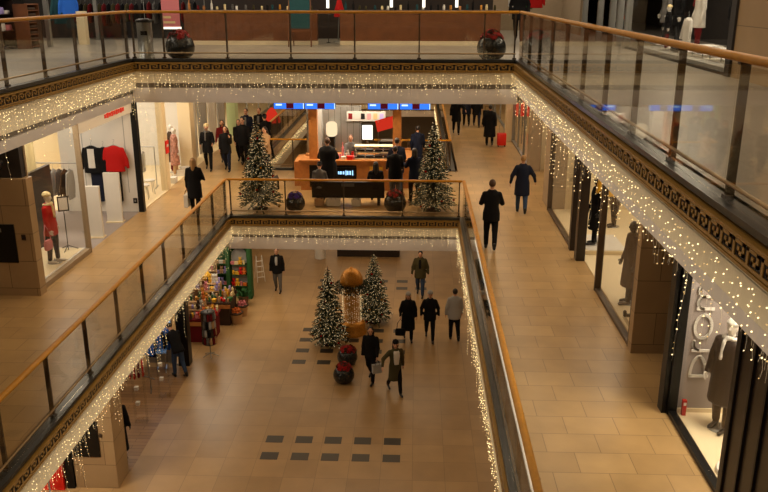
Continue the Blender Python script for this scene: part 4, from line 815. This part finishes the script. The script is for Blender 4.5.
for i, (x, y, h) in enumerate(((-7.35, 19.25, 1.55), (-7.15, 20.7, 1.45))):
    t = thing('acrylic_stand', ['clear acrylic display stand nearest the ground floor pier', 'clear acrylic display stand nearer the bending person'][i], 'display stand', (x, y, .004), .15, 'clear display stands')
    for sx in (-1, 1): MB().box((sx*.15, 0, h/2), (.015, .28, h)).build('side_panel', 'shop_glass', t)
    for z in (.06, .5, .95, h-.02): MB().box((0, 0, z), (.29, .28, .016)).build('shelf', 'shop_glass', t)
    for z in (.51, .96):
        for k in range(1): small('gift_box', 'little pale box on a clear acrylic stand', 'box', (x-.06+k*.12, y, .008+z), 'white_cloth', 'boxes on the clear stands', (.8, .9, 1.2))
rack('rack of red clothes near the clear acrylic stands', (-8.25, 20.9, .004), .3, 1.2, ['red_cloth', 'dark_red_cloth', 'red_cloth'], 'COL garment on the red rack', 1.15, .75, 'garments on the red rack', step=.11)
rack('rack of green and white clothes behind the red rack', (-8.2, 22.2, .004), .3, 1.2, ['green_cloth', 'lightgrey_cloth', 'white_cloth'], 'COL garment on the green rack', 1.2, .75, 'garments on the green rack', step=.11)
rack('rack of blue clothes in front of the bending person', (-7.75, 22.35, .004), 1.1, 1.1, ['blue_cloth', 'navy_cloth', 'blue_cloth'], 'COL garment on the blue rack', 1.55, .9, 'garments on the blue rack', step=.11)
t = thing('light_pillar', 'bluish white glowing poster panel beside the black pillar', 'light panel', (-7.95, 23.0, .0), .15); MB().box((0, 0, 1.5), (.8, .1, 3.0)).build('frame', 'steel', t); MB().box((0, -.055, 1.9), (.7, .012, 1.7)).build('diffuser', 'sign_blue', t); MB().prism([(-.12, -.3), (.12, -.3), (.05, .35), (-.05, .35)], (.05, -.062, 1.9), (1, 0, 0), (0, 0, 1), .006).build('figure', 'blue_cloth', t)
struct('trim_13', MB().b2((-7.32, 22.7, 0), (-6.98, 23.05, F1-CL)), 'black_metal')
# spinner rack with small goods
t = thing('spinner_rack', 'tall spinner rack of small trinkets at the edge of the ground floor shop', 'spinner rack', (-6.5, 23.45, 0), 0); MB().tube([(0, 0, .05), (0, 0, 1.62)], .02, 8).build('pole', 'steel', t)
for k in range(5): a = 2*pi*k/5; MB().tube([(0, 0, .12), (.26*cos(a), .26*sin(a), .03)], .014, 6).build('foot', 'steel', t)
rnd = random.Random(12)
for z in (.45, .72, .99, 1.26, 1.52): MB().lathe([(.05, z), (.22, z), (.225, z+.02), (.05, z+.02)], 20).build('tier', 'rack_dark', t)
for z in (.47, .74, 1.01, 1.28):
    for k in range(12): a = 2*pi*k/12+z; small('jar', 'tiny trinket on the tall spinner rack', 'trinket', (-6.5+.19*cos(a), 23.45+.19*sin(a), z), rnd.choice(['grey_cloth', 'brown_cloth', 'beige_cloth', 'dark_red_cloth', 'black_cloth', 'lightgrey_cloth']), 'trinkets on the spinner rack', (1.25, 1.25, 1.9))
# the stall tables with goods
GC = ['pink_cloth', 'flower_orange', 'white_cloth', 'cream_cloth', 'red_cloth', 'beige_cloth', 'gold_glitter', 'yellow_cloth', 'lilac_cloth', 'green_cloth', 'brown_cloth', 'lightgrey_cloth']
def stall(label, x, y, w, d, h, m, nx, ny, group, glabel, kinds):
    t = thing('market_table', label, 'table', (x, y, 0), 0); MB().box((0, 0, h-.03), (w, d, .06)).build('table_top', m, t); MB().box((0, 0, h*.5-.03), (w-.1, d-.1, h-.06)).build('skirt', m, t); MB().box((0, -d/2-.012, h-.14), (w, .02, .14)).build('valance', 'wood_orange', t)
    for i in range(nx):
        for j in range(ny):
            k = rnd.choice(kinds); q = V((x-w/2+(i+.5)*w/nx+rnd.uniform(-.02, .02), y-d/2+(j+.5)*d/ny+rnd.uniform(-.02, .02), h)); s_ = rnd.uniform(.95, 1.5)
            small(k, glabel % k.replace('_', ' '), k.replace('_', ' '), q, rnd.choice(GC), group, (s_, s_, s_*rnd.uniform(.8, 1.5)), rnd.uniform(0, 3))
stall('low stall table of colourful gifts behind the spinner rack', -7.1, 24.95, 1.0, 1.0, .82, 'dark_red_cloth', 6, 6, 'gifts on the first stall table', 'colourful %s on the stall table behind the spinner rack', ['jar', 'gift_box', 'candle', 'plush_toy'])
stall('second stall table of colourful gifts before the green display', -6.95, 26.5, 1.15, 1.2, .86, 'brown_cloth', 7, 7, 'gifts on the second stall table', 'colourful %s on the stall table before the green display', ['ornament_ball', 'gift_box', 'candle', 'plush_toy', 'jar'])
for x, y, h_, lb in ((-7.3, 25.15, .82, 'first'), (-7.15, 26.8, .86, 'second')):
    t = thing('display_riser', 'stepped pale riser of gifts standing on the %s stall table' % lb, 'riser', (x, y, h_), 0); MB().box((0, .02, .40), (.5, .34, .03)).build('top_shelf', 'beige_cloth', t); MB().box((0, -.1, .2), (.5, .5, .03)).build('middle_shelf', 'beige_cloth', t)
    for sx in (-1, 1): MB().box((sx*.24, -.05, .2), (.02, .5, .40)).build('side_panel', 'beige_cloth', t)
    for i_ in range(5):
        for z_, y_ in ((.415, .02), (.215, -.24)): k = rnd.choice(['gift_box', 'plush_toy', 'candle', 'ornament_ball']); small(k, 'bright %s on the riser of the %s stall table' % (k.replace('_', ' '), lb), k.replace('_', ' '), (x-.2+i_*.1, y+y_, h_+z_), rnd.choice(GC), 'gifts on the %s riser' % lb, (1.1, 1.1, 1.5))
for i_, (x, y, m) in enumerate(((-6.25, 26.2, 'flower_orange'), (-6.2, 26.9, 'pink_cloth'))):
    t = thing('basket', ['wicker basket of orange toys beside the second stall table', 'wicker basket of pink toys near the green plant'][i_], 'basket', (x, y, 0), 0, 'wicker baskets'); MB().lathe([(.17, 0), (.22, .38), (.235, .40), (.21, .40), (.19, .3), (.02, .28)], 20).build('body', 'beige_cloth', t); MB().lathe([(.228, .36), (.245, .38), (.245, .41), (.228, .42)], 20).build('rim', 'brown_cloth', t)
    for k in range(6): a = k*1.05; small('plush_toy', '%s plush toy lying in a wicker basket' % ('orange' if i_ == 0 else 'pink'), 'plush toy', (x+.11*cos(a), y+.11*sin(a), .33), m, 'plush toys in the %s basket' % ('orange' if i_ == 0 else 'pink'), (1, 1, 1), a)
t, zs = shelf('display_shelf', 'pale shelf of pink and white gifts behind the yellow balloon', (-7.9, 27.7, 0), .2, 1.3, 2.1, .4, 6, 'beige_cloth')
for z in zs[2:6]:
    for i in range(8): k = rnd.choice(['gift_box', 'jar', 'plush_toy']); small(k, 'small pale %s on the shelf behind the yellow balloon' % k.replace('_', ' '), k.replace('_', ' '), on_shelf((-7.9, 27.7, 0), .2, (-.5+i*.14, -.04, z)), rnd.choice(['pink_cloth', 'white_cloth', 'lilac_cloth', 'lightgrey_cloth', 'beige_cloth']), 'gifts on the pale shelf', (1.2, 1.2, 1.4), .2)
t = thing('balloon', 'round yellow balloon on a stick over the stall tables', 'balloon', (-7.5, 27.1, 0), 0); MB().ell((0, 0, 1.42), (.17, .17, .18), 18, 11).build('ball', 'yellow_cloth', t); MB().tube([(0, 0, .03), (0, 0, 1.26)], .01, 6).build('stick', 'white_paint', t); MB().lathe([(.15, 0), (.15, .03)], 16).build('base', 'steel', t)
t = thing('green_display', 'dark green display frame with arched grey board and pink goods', 'display', (-6.95, 28.7, 0), 0)
for x in (-.78, -.08, .72): MB().b2((x-.07, -.2, 0), (x+.07, .2, 2.15)).build('upright', 'green_cloth', t)
MB().b2((-.85, -.2, 2.05), (.79, .2, 2.2)).build('header', 'green_cloth', t); MB().b2((-.78, .16, 0), (.72, .2, 2.1)).build('back_panel', 'green_cloth', t)
g = MB(); g.prism([(-.3, .55), (.3, .55), (.3, 1.65)]+[(.3*cos(a), 1.65+.28*sin(a)) for a in [pi*k/12 for k in range(1, 12)]]+[(-.3, 1.65)], (.32, .10, 0), (1, 0, 0), (0, 0, 1), -.04); g.build('arched_board', 'lightgrey_cloth', t)
for z in (.5, .95, 1.35): MB().b2((-.72, -.12, z), (-.12, .16, z+.03)).build('shelf', 'green_cloth', t); MB().b2((.04, -.12, z-.03), (.6, .10, z)).build('shelf', 'green_cloth', t)
for z in (.53, .98, 1.38):
    for i in range(4): k = rnd.choice(['gift_box', 'plush_toy', 'candle']); small(k, 'pink or white %s in the dark green display' % k.replace('_', ' '), k.replace('_', ' '), (-7.6+i*.15, 28.66, z), rnd.choice(['pink_cloth', 'white_cloth', 'lilac_cloth', 'beige_cloth']), 'goods in the green display', (1.2, 1.2, 1.3))
for z in (.5, .95, 1.35):
    for i in range(4): k = rnd.choice(['gift_box', 'plush_toy', 'candle']); small(k, 'pink or orange %s before the arched board' % k.replace('_', ' '), k.replace('_', ' '), (-6.85+i*.14, 28.64, z), rnd.choice(['pink_cloth', 'flower_orange', 'cream_cloth', 'yellow_cloth', 'red_cloth']), 'goods before the arched board', (1.2, 1.2, 1.3))
t = thing('potted_plant', 'bushy green plant in a tub at the foot of the green display', 'plant', (-6.35, 27.9, 0), 0); MB().lathe([(.15, 0), (.19, .28), (.2, .3), (.17, .3)], 18).build('tub', 'wood_brown', t); g = MB()
for i in range(90):
    a = rnd.uniform(0, 6.28); e = V((cos(a), sin(a), rnd.uniform(.2, 2))).normalized(); c = V((0, 0, .28))+e*rnd.uniform(.1, .34); s2 = e.cross(V((0, 0, 1))).normalized()*.035; g.add([c-e*.07, c+s2, c+e*.10, c-s2], [(0, 1, 2, 3)])
g.build('foliage', 'green_cloth', t)
t = thing('stepladder', 'white folding stepladder standing past the green display', 'ladder', (-6.25, 30.6, 0), .4)
for sx in (-1, 1): MB().tube([(sx*.22, -.38, .02), (sx*.16, 0, 1.5)], .02, 6).build('front_leg', 'white_paint', t); MB().tube([(sx*.22, .42, .02), (sx*.16, .03, 1.5)], .016, 6).build('rear_leg', 'white_paint', t)
t.scale = (.7, .7, .7)
for i in range(4): MB().box((0, -.38+.076*(i+1), .3*(i+1)), (.40-.02*i, .09, .025)).build('step', 'white_paint', t)
# the tree pair with golden lantern
make_tree('lit christmas tree in front of the golden dome lantern', (-2.8, 24.55, 0), 2.75, .62, .8); make_tree('lit christmas tree behind the couple with the golden dome lantern beside it', (-1.42, 26.5, 0), 2.62, .60, 2.2)
t = thing('dome_lantern', 'golden domed lantern wrapped in light strings between the two trees', 'lantern', (-2.12, 25.55, 0), 0)
MB().lathe([(.50, 0), (.50, .06), (.44, .10), (.46, .34), (.40, .42), (.30, .46)], 28).build('base', 'gold_glitter', t); MB().lathe([(.34, 1.74), (.39, 1.78), (.39, 1.9), (.36, 2.04), (.29, 2.18), (.18, 2.28), (.06, 2.32), (.04, 2.36)], 28).build('dome', 'gold_glitter', t)
MB().lathe([(.27, .44), (.27, 1.75)], 20).build('core', 'gold_glitter', t)
g = MB(); rnd = random.Random(4)
for i in range(2600):
    a = rnd.uniform(0, 6.283); b = rnd.uniform(0, 6.283); c = V(((.45+.12*cos(b))*cos(a), (.45+.12*cos(b))*sin(a), 1.66+.14*sin(b))); e = V((rnd.uniform(-1, 1), rnd.uniform(-1, 1), rnd.uniform(-1, 1))).normalized()*.09; s2 = e.cross(V((.3, .5, 1))).normalized()*.012; g.add([c-s2, c+s2, c+e], [(0, 1, 2)])
g.build('garland', 'needle', t)
g = MB()
for k in range(26):
    a = 2*pi*k/26
    for j in range(16): g.octa((.32*cos(a+rnd.uniform(-.05, .05)), .32*sin(a), .46+j*.07+rnd.uniform(-.02, .02)), .012, int(rnd.random() < .4))
for i in range(60): a = rnd.uniform(0, 6.283); b = rnd.uniform(0, 6.283); g.octa(((.46+.12*cos(b))*cos(a), (.46+.12*cos(b))*sin(a), 1.62+.14*sin(b)), .011)
for i in range(60): a = rnd.uniform(0, 6.283); q = rnd.uniform(0, 1.4); g.octa((.40*cos(a)*cos(q), .40*sin(a)*cos(q), 1.88+.45*sin(q)), .009, 1)
stuff(g.build('light_string', ['tree_bulb', 'tree_bulb_dim'], t))
planter('dark round planter of red flowers on the ground floor, nearest to the walkers', (-2.08, 21.85, 0), .32, 'flower_red', 'ground floor planters'); planter('dark round planter of red flowers on the ground floor, behind the other planter', (-2.08, 23.1, 0), .32, 'flower_red', 'ground floor planters')
t = thing('long_planter', 'long low dark trough bench on the ground floor behind the trees', 'bench', (-2.05, 34.2, 0), 0); MB().box((0, 0, .2), (2.75, .8, .4)).build('body', 'dark_brown', t); MB().box((0, 0, .42), (2.85, .9, .05)).build('top', 'wood_brown', t); MB().box((0, 0, .04), (2.6, .7, .08)).build('plinth', 'black_metal', t)
t = thing('shop_sign', 'red lit shop sign on the far ground floor wall', 'sign', (-5.0, 63.9, 2.3), 0); MB().box((0, 0, 0), (1.6, .1, .7)).build('casing', 'black_metal', t); MB().box((0, -.055, 0), (1.5, .012, .6)).build('diffuser', 'red_glow', t)

# ------------------------------------------------------------------ people
WALK = 'shoppers walking on the middle gallery'; GR = 'shoppers walking on the ground floor'
A0 = ((.25, .10, .25), (-.3, .10, .3)); A1 = ((-.3, .12, .3), (.3, .12, .4)); POCK = ((-.25, .28, .75), (-.25, .28, .75)); HOLD = ((.15, .15, 1.2), (.1, .15, 1.1))
# ground floor
person('person', 'person in dark jacket and grey trousers walking alone near the green display', (-5.3, 29.3, 0), pi, 1.78, group=GR, stride=.10, arms=((-.05, .16, .15), (.05, .16, .2)), coat='black_cloth', coat_len=.22, legs='grey_cloth', shirt='lightgrey_cloth', scarf=None)
person('person', 'person in black jacket and black trousers beside the red ground floor planters', (-1.27, 21.9, 0), pi-.25, 1.78, group=GR, stride=.26, arms=((.15, .14, .4), (.05, .12, .3)), coat='black_cloth', coat_len=.22, legs='black_cloth', hair='hair_dark', hairstyle='bob', head=(.2, .1))
b_ = HANDS['person.001'][1]
bag('pale grey carrier bag held by the person in black beside the planters', HANDS['person.001'][0], .4, 'lightgrey_cloth', .28, .28, .1)
person('person', 'woman in open brown coat, white top and dark beret reaching out an arm', (-.53, 21.2, 0), pi+.35, 1.68, group=GR, stride=.30, arms=((-.2, .2, .2), (.35, .85, .45)), coat='olive_cloth', coat_len=.52, legs='black_cloth', shirt='white_cloth', shirtw=.095, hat='black_cloth', hair='hair_dark', hairstyle='bob', head=(-.4, .05))
lady = person('person', 'woman in black coat and pale hat, arm in arm on the ground floor', (-.2, 24.95, 0), pi+.1, 1.70, group=GR, stride=.2, arms=((-.1, .2, .4), (.05, .25, .9)), coat='black_cloth', coat_len=.58, legs='black_cloth', hair='hair_blond', hairstyle='bob', hat='lightgrey_cloth', bulk=1.15)
shoulder_bag('black handbag at the side of the woman in black with the pale hat', HANDS[lady.name][1]-V((0, 0, .45)), pi, w=.34)
person('person', 'man in black jacket and pale cap beside the woman with the pale hat', (.52, 25.0, 0), pi, 1.76, group=GR, stride=.30, arms=POCK, coat='black_cloth', coat_len=.25, legs='black_cloth', hair='hair_grey', hat='lightgrey_cloth', bulk=1.08)
person('person', 'man in white jacket and black trousers walking away on the ground floor', (1.34, 25.05, 0), .12, 1.80, group=GR, stride=.12, arms=((.02, .2, .2), (.1, .16, .3)), coat='lightgrey_cloth', coat_len=.24, legs='black_cloth', hair='hair_dark', bulk=1.12)
person('person', 'man in dark olive jacket and jeans behind the pair with pale hats', (.21, 29.1, 0), pi-.1, 1.82, group=GR, stride=.22, arms=((-.1, .25, .3), (.1, .25, .3)), coat='olive_cloth', coat_len=.26, legs='jeans', hair='hair_dark', shirt='black_cloth', head=(0, .25), bulk=1.1)
person('person', 'person in black top and jeans bending over the blue clothes rack', (-7.1, 22.0, .004), .75, 1.74, stride=.14, lean=.62, arms=((.9, .1, .4), (.8, .1, .5)), coat='black_cloth', coat_len=.2, legs='jeans', hair='hair_dark', head=(0, .3))
# middle gallery
person('person', 'man in black jacket and black trousers walking away beside the railing', (1.94, 20.1, Q), -.1, 1.82, group=WALK, stride=.16, arms=((.45, .22, 1.0), (.5, .22, 1.0)), coat='black_cloth', coat_len=.26, legs='black_cloth', hair='hair_brown', bulk=1.08)
person('person', 'person in dark parka and jeans with fair hair walking away mid gallery', (3.17, 23.7, Q), -.1, 1.76, group=WALK, stride=.26, arms=((-.1, .4, .5), (.1, .5, .5)), coat='navy_cloth', coat_len=.42, legs='jeans', hair='hair_blond', bulk=1.12)
t_ = person('person', 'woman in long dark coat pulling the red suitcase', (3.15, 34.9, Q), 0, 1.72, group=WALK, stride=.12, arms=((.0, .3, .5), (-.35, .12, .2)), coat='black_cloth', coat_len=.60, legs='black_cloth', hair='hair_dark', bulk=1.25)
t = thing('suitcase', 'bright red wheeled suitcase behind the woman in long coat', 'suitcase', (3.66, 34.75, Q), 0)
MB().rings([[(x*k, y*k, z) for x, y in ((-.19, -.11), (-.16, -.13), (.16, -.13), (.19, -.11), (.19, .11), (.16, .13), (-.16, .13), (-.19, .11))] for z, k in ((.06, .92), (.09, 1), (.54, 1), (.57, .92))]).build('shell', 'case_red', t); MB().tube([(-.1, .08, .56), (-.1, .08, .9), (.1, .08, .9), (.1, .08, .56)], .01, 6).build('handle', 'steel', t)
for x in (-.14, .14): MB().tube([(x-.02, .09, .035), (x+.02, .09, .035)], .035, 12).build('wheel', 'black_metal', t); MB().box((x, -.09, .03), (.04, .04, .06)).build('foot', 'black_metal', t)
for i, (x, y, c, l, lb) in enumerate(((1.85, 37.8, 'black_cloth', 'black_cloth', 'person in black with an arm out by the far railing end'), (2.46, 40.2, 'navy_cloth', 'black_cloth', 'person in navy far down the gallery, between the other two'), (2.95, 40.0, 'black_cloth', 'navy_cloth', 'person in black carrying a dark case far down the gallery'))):
    person('person', lb, (x, y, Q), (pi, 0, pi)[i], 1.78, group=WALK, stride=.25, arms=(((.9, .5, .3), (.0, .2, .2)), A1, A0)[i], coat=c, coat_len=.4, legs=l, bulk=1.1)
t = thing('carry_case', 'dark upright case beside the farthest person in black', 'case', (3.45, 40.0, Q), 0); MB().rings([[(x*k, y*k, z) for x, y in ((-.2, -.12), (.2, -.12), (.2, .12), (-.2, .12))] for z, k in ((.05, .95), (.08, 1), (.75, 1), (.8, .9))], 0, False).build('shell', 'black_cloth', t); MB().tube([(-.1, 0, .8), (-.1, 0, 1.0), (.1, 0, 1.0), (.1, 0, .8)], .012, 6).build('handle', 'black_metal', t)
for x in (-.15, .15): MB().tube([(x-.02, 0, .03), (x+.02, 0, .03)], .03, 10).build('wheel', 'black_metal', t)
w_ = person('person', 'woman in dark coat carrying a white bag past the bright clothes shop', (-6.55, 23.15, Q), .1, 1.70, group=WALK, stride=.18, arms=((.02, .10, .12), (.3, .2, .9)), coat='black_cloth', coat_len=.45, legs='black_cloth', hair='hair_blond', hairstyle='long', bulk=1.12)
bag('white and dark carrier bag held by the woman passing the bright shop', HANDS[w_.name][0], pi/2, 'white_cloth', .36, .38, .12)
grp = [((-7.72, 29.4), 1.72, 'black_cloth', 'black_cloth', 'hair_blond', 'short', 'cream_cloth', 'person with pale hat and scarf leading the shopping group', .22, 'grey_cloth', None),
       ((-7.42, 30.6), 1.68, 'dark_red_cloth', 'black_cloth', 'hair_dark', 'long', None, 'woman in dark red jacket behind the person with pale hat', .2, None, None),
       ((-7.0, 29.3), 1.66, 'black_cloth', 'navy_cloth', 'hair_dark', 'bob', None, 'woman in black with hand at her face in the shopping group', .2, None, None),
       ((-6.85, 30.9), 1.66, 'black_cloth', 'black_cloth', 'hair_dark', 'long', None, 'long haired woman in black between the two taller walkers', .15, None, None),
       ((-6.4, 30.2), 1.84, 'black_cloth', 'black_cloth', 'hair_dark', 'short', None, 'tall man in black jacket in the middle of the shopping group', .12, None, None),
       ((-6.75, 32.6), 1.84, 'navy_cloth', 'black_cloth', 'hair_brown', 'short', None, 'tall man in blue grey jacket at the back of the shopping group', .1, None, 'grey_cloth'),
       ((-6.35, 33.3), 1.80, 'black_cloth', 'navy_cloth', 'hair_brown', 'short', None, 'person in open dark jacket at the back near the railing', .3, None, 'grey_cloth')]
for i, ((x, y), H, c, l, hr, hs, ht, lb, st, sf, sh) in enumerate(grp):
    x -= 0.0 if i < 4 else .15
    person('person', lb, (x, y, Q), pi+.12-.05*i, H, group=WALK, stride=st, arms=(HOLD, A1, ((.6, .1, 2.0), (.1, .1, .3)), A0, ((-.05, .2, .2), (.05, .2, .2)), A1, A0)[i], coat=c, coat_len=.24 if i > 2 else .3, legs=l, hair=hr, hairstyle=hs, hat=ht, scarf=sf, shirt=sh)
person('person', 'person in dark jacket and cap leaning behind the tree with purple planter', (-5.9, 31.6, Q), .6, 1.76, stride=.2, lean=.25, arms=((.7, .1, .5), (.7, .1, .5)), coat='black_cloth', coat_len=.3, legs='black_cloth', hat='black_cloth')
lady = person('person', 'woman in beige jacket with red scarf beside the kiosk end counter', (-5.45, 29.0, Q), 2.4, 1.70, stride=.12, arms=((.4, .12, .6), (.3, .12, .6)), coat='beige_cloth', coat_len=.25, legs='black_cloth', hair='hair_dark', hairstyle='bob', head=(.2, .3))
shoulder_bag('large dark red bag beside the woman in beige', HANDS[lady.name][0]-V((0, 0, .45)), .4, 'dark_red_cloth', w=.45)
person('person', 'broad man in black coat standing at the kiosk counter', (-2.86, 25.75, Q), 0, 1.86, stride=.05, arms=((.5, .2, .9), (.5, .2, .9)), coat='black_cloth', coat_len=.42, legs='black_cloth', hair='hair_brown', bulk=1.45)
person('person', 'tall person in dark jacket at the food display end of the counter', (-.62, 25.95, Q), .15, 1.84, stride=.05, arms=((.4, .15, .9), (.2, .15, .6)), coat='navy_cloth', coat_len=.3, legs='jeans', hair='hair_dark', bulk=1.15, skin='skin')
person('person', 'person in black jacket and grey jeans behind the bench near the food display', (-.66, 25.15, Q), .1, 1.72, stride=.08, arms=((.3, .15, .7), (.3, .15, .7)), coat='black_cloth', coat_len=.28, legs='grey_cloth', hair='hair_dark', bulk=1.15)
person('person', 'person in dark jacket standing between the red planter and the tree', (-.05, 24.95, Q), .4, 1.70, stride=.1, arms=((.6, .12, 1.3), (.6, .12, 1.2)), coat='navy_cloth', coat_len=.28, legs='black_cloth', hair='hair_dark', hairstyle='bob')
person('person', 'seated woman with long dark hair on the bench', (-1.25, 24.62, Q), .1, 1.68, sit=.50, lean=-.05, stride=0, arms=((.7, .1, .7), (.7, .1, .8)), coat='black_cloth', coat_len=.2, legs='black_cloth', hair='hair_dark', hairstyle='long')
person('person', 'seated person in grey coat at the purple planter end of the bench', (-3.0, 24.62, Q), .0, 1.60, sit=.50, lean=.15, stride=0, arms=((.7, .1, .7), (.7, .1, .8)), coat='grey_cloth', coat_len=.2, legs='black_cloth', hair='hair_dark', hat='black_cloth', head=(0, .5))
person('person', 'kiosk worker in white shirt and black apron behind the counter', (-2.25, 27.55, Q), pi, 1.66, stride=.04, arms=((.6, .12, .8), (.6, .12, .8)), coat='grey_cloth', coat_len=.25, legs='black_cloth', hair='hair_brown', hairstyle='bun')
person('person', 'person in dark coat far beyond the kiosk near the tree top', (.05, 29.2, Q), 0, 1.74, stride=.2, arms=A1, coat='navy_cloth', coat_len=.4, legs='black_cloth', hair='hair_dark')
# top gallery
person('person', 'person in dark clothes on the top gallery walking past the counter end', (3.3, 27.6, U), pi-.2, 1.82, stride=.22, arms=POCK, coat='black_cloth', coat_len=.3, legs='black_cloth', hair='hair_dark', bulk=1.15)
# shop lights
def shop(x, y, z, sx, sy, p, c=SHOP): area('shop_light', (x, y, z), sx, sy, p, c)
SHOP = (1, .86, .66)
shop(5.4, 10.2, F2-CL-.05, 1.6, 2.2, 230); shop(6, 16, F2-CL-.05, 2.5, 3.5, 24); shop(6, 19.6, F2-CL-.05, 3, 3, 90); shop(6, 22.4, F2-CL-.05, 3, 2.5, 40); shop(6.3, 27, F2-CL-.05, 3, 4, 60); shop(6.5, 38, F2-CL-.05, 3, 12, 220)
shop(-10.5, 20, F2-CL-.05, 3, 4, 150, (1, .90, .76)); shop(-10.7, 26.6, F2-CL-.05, 3, 4.5, 230, (1, .92, .80)); shop(-11, 36, F2-CL-.05, 3, 10, 260); shop(-8.9, 18.2, F2-CL-.05, .8, 1.6, 45)
shop(-2, 27.6, Q+3.2, 3.5, 1.2, 150); shop(-9, 21, F1-CL-.05, 3, 5, 60); shop(-8.8, 14.2, F1-CL-.05, 1.5, 1.5, 150); shop(-7.8, 27.2, F1-CL-.05, 2, 5, 120, (1, .86, .66))  # the lamp near the stone pier is added to brighten the red display
shop(6.9, 20.5, F2+3.7, 1, 7, 260); shop(-12.5, 23, F2+3.7, 2, 8, 200); shop(-2.3, 27.5, F2+3.7, 8, 2, 60)

# ------------------------------------------------------------------ unseen lamps, added: soffit strips, shop ceilings, roof lamps
WARM = (1, .74, .46); SHOP = (1, .86, .66)
ZC1 = F2-CL-.02; ZC0 = F1-CL-.02; ZC2 = F2+3.75
# middle gallery
area('soffit_light', (3.1, 26, ZC1), .5, 28, 160, WARM); area('soffit_light', (-7.5, 27, ZC1), .5, 24, 185, WARM)
area('soffit_light', (-2.2, 26, ZC1), 7, 1.2, 260, WARM)
area('soffit_light', (-2.5, 45, ZC1), 12, 16, 330, WARM)
area('soffit_light', (-11, 10, ZC1), 2, 8, 60, WARM)
# ground floor
area('soffit_light', (2.6, 16, ZC0), .5, 44, 100, WARM); area('soffit_light', (-6.4, 16, ZC0), .5, 44, 120, WARM)
area('soffit_light', (-2.2, 27, ZC0), 7, 3, 100, WARM)
area('soffit_light', (-2.5, 50, ZC0), 12, 14, 260, WARM)
# top gallery
area('ceiling_light', (-9, 14, ZC2), 1.0, 30, 430, (1, .90, .80)); area('ceiling_light', (4.2, 14, ZC2), .8, 30, 270, (1, .82, .62))
area('ceiling_light', (-2.3, 23, ZC2), 9, 1.5, 240, (1, .80, .56))
area('ceiling_light', (4.2, 33, ZC2), 2.5, 5, 110, (1, .88, .72))  # extra unseen lamp, added to lift the dark end past the counter
area('roof_fill', (-2.2, 11, F2+6.5), 6, 14, 250, (1, .78, .52))  # large unseen fill lamp added above the atrium opening
# glow of the icicle curtains on the fascia behind them
def glow(loc, L, rz, p):
    # faces the fascia; rz turns -Z(emission) to the fascia direction
    area('curtain_glow', loc, L, .16, p, (1, .86, .62), (pi/2, 0, rz))
for F, xl, xr, y, y0 in ((F2, -6.93, 2.41, 19.71, .1), (F1, -5.58, 1.39, 22.98, 1.5)):
    z = F-.6; L = y-y0
    glow((xl+.42, (y+y0)/2, z), L, pi/2, 0.62*L)       # shines to -x
    glow((xr-.42, (y+y0)/2, z), L, -pi/2, 0.62*L)      # shines to +x
    glow(((xl+xr)/2, y-.42, z), xr-xl, 0, .30*(xr-xl))    # shines to +y

# ------------------------------------------------------------------ camera
cam = bpy.data.cameras.new('camera'); co = bpy.data.objects.new('camera', cam); C.objects.link(co)
cam.sensor_fit = 'HORIZONTAL'; cam.sensor_width = 36; cam.lens = 36*809.548/768; cam.clip_start = .05; cam.clip_end = 300
co.location = (0, 0, F2+1.6); co.rotation_euler = (radians(90-17.479), 0, radians(2.303))
sc = bpy.context.scene; sc.camera = co
w = bpy.data.worlds.new('night'); sc.world = w; w.use_nodes = True
w.node_tree.nodes['Background'].inputs['Color'].default_value = (.10, .085, .07, 1); w.node_tree.nodes['Background'].inputs['Strength'].default_value = .3
sc.view_settings.view_transform = 'Standard'; sc.view_settings.look = 'None'; sc.view_settings.gamma = 1; sc.view_settings.exposure = 0
bpy.data.scenes.remove(TMP)
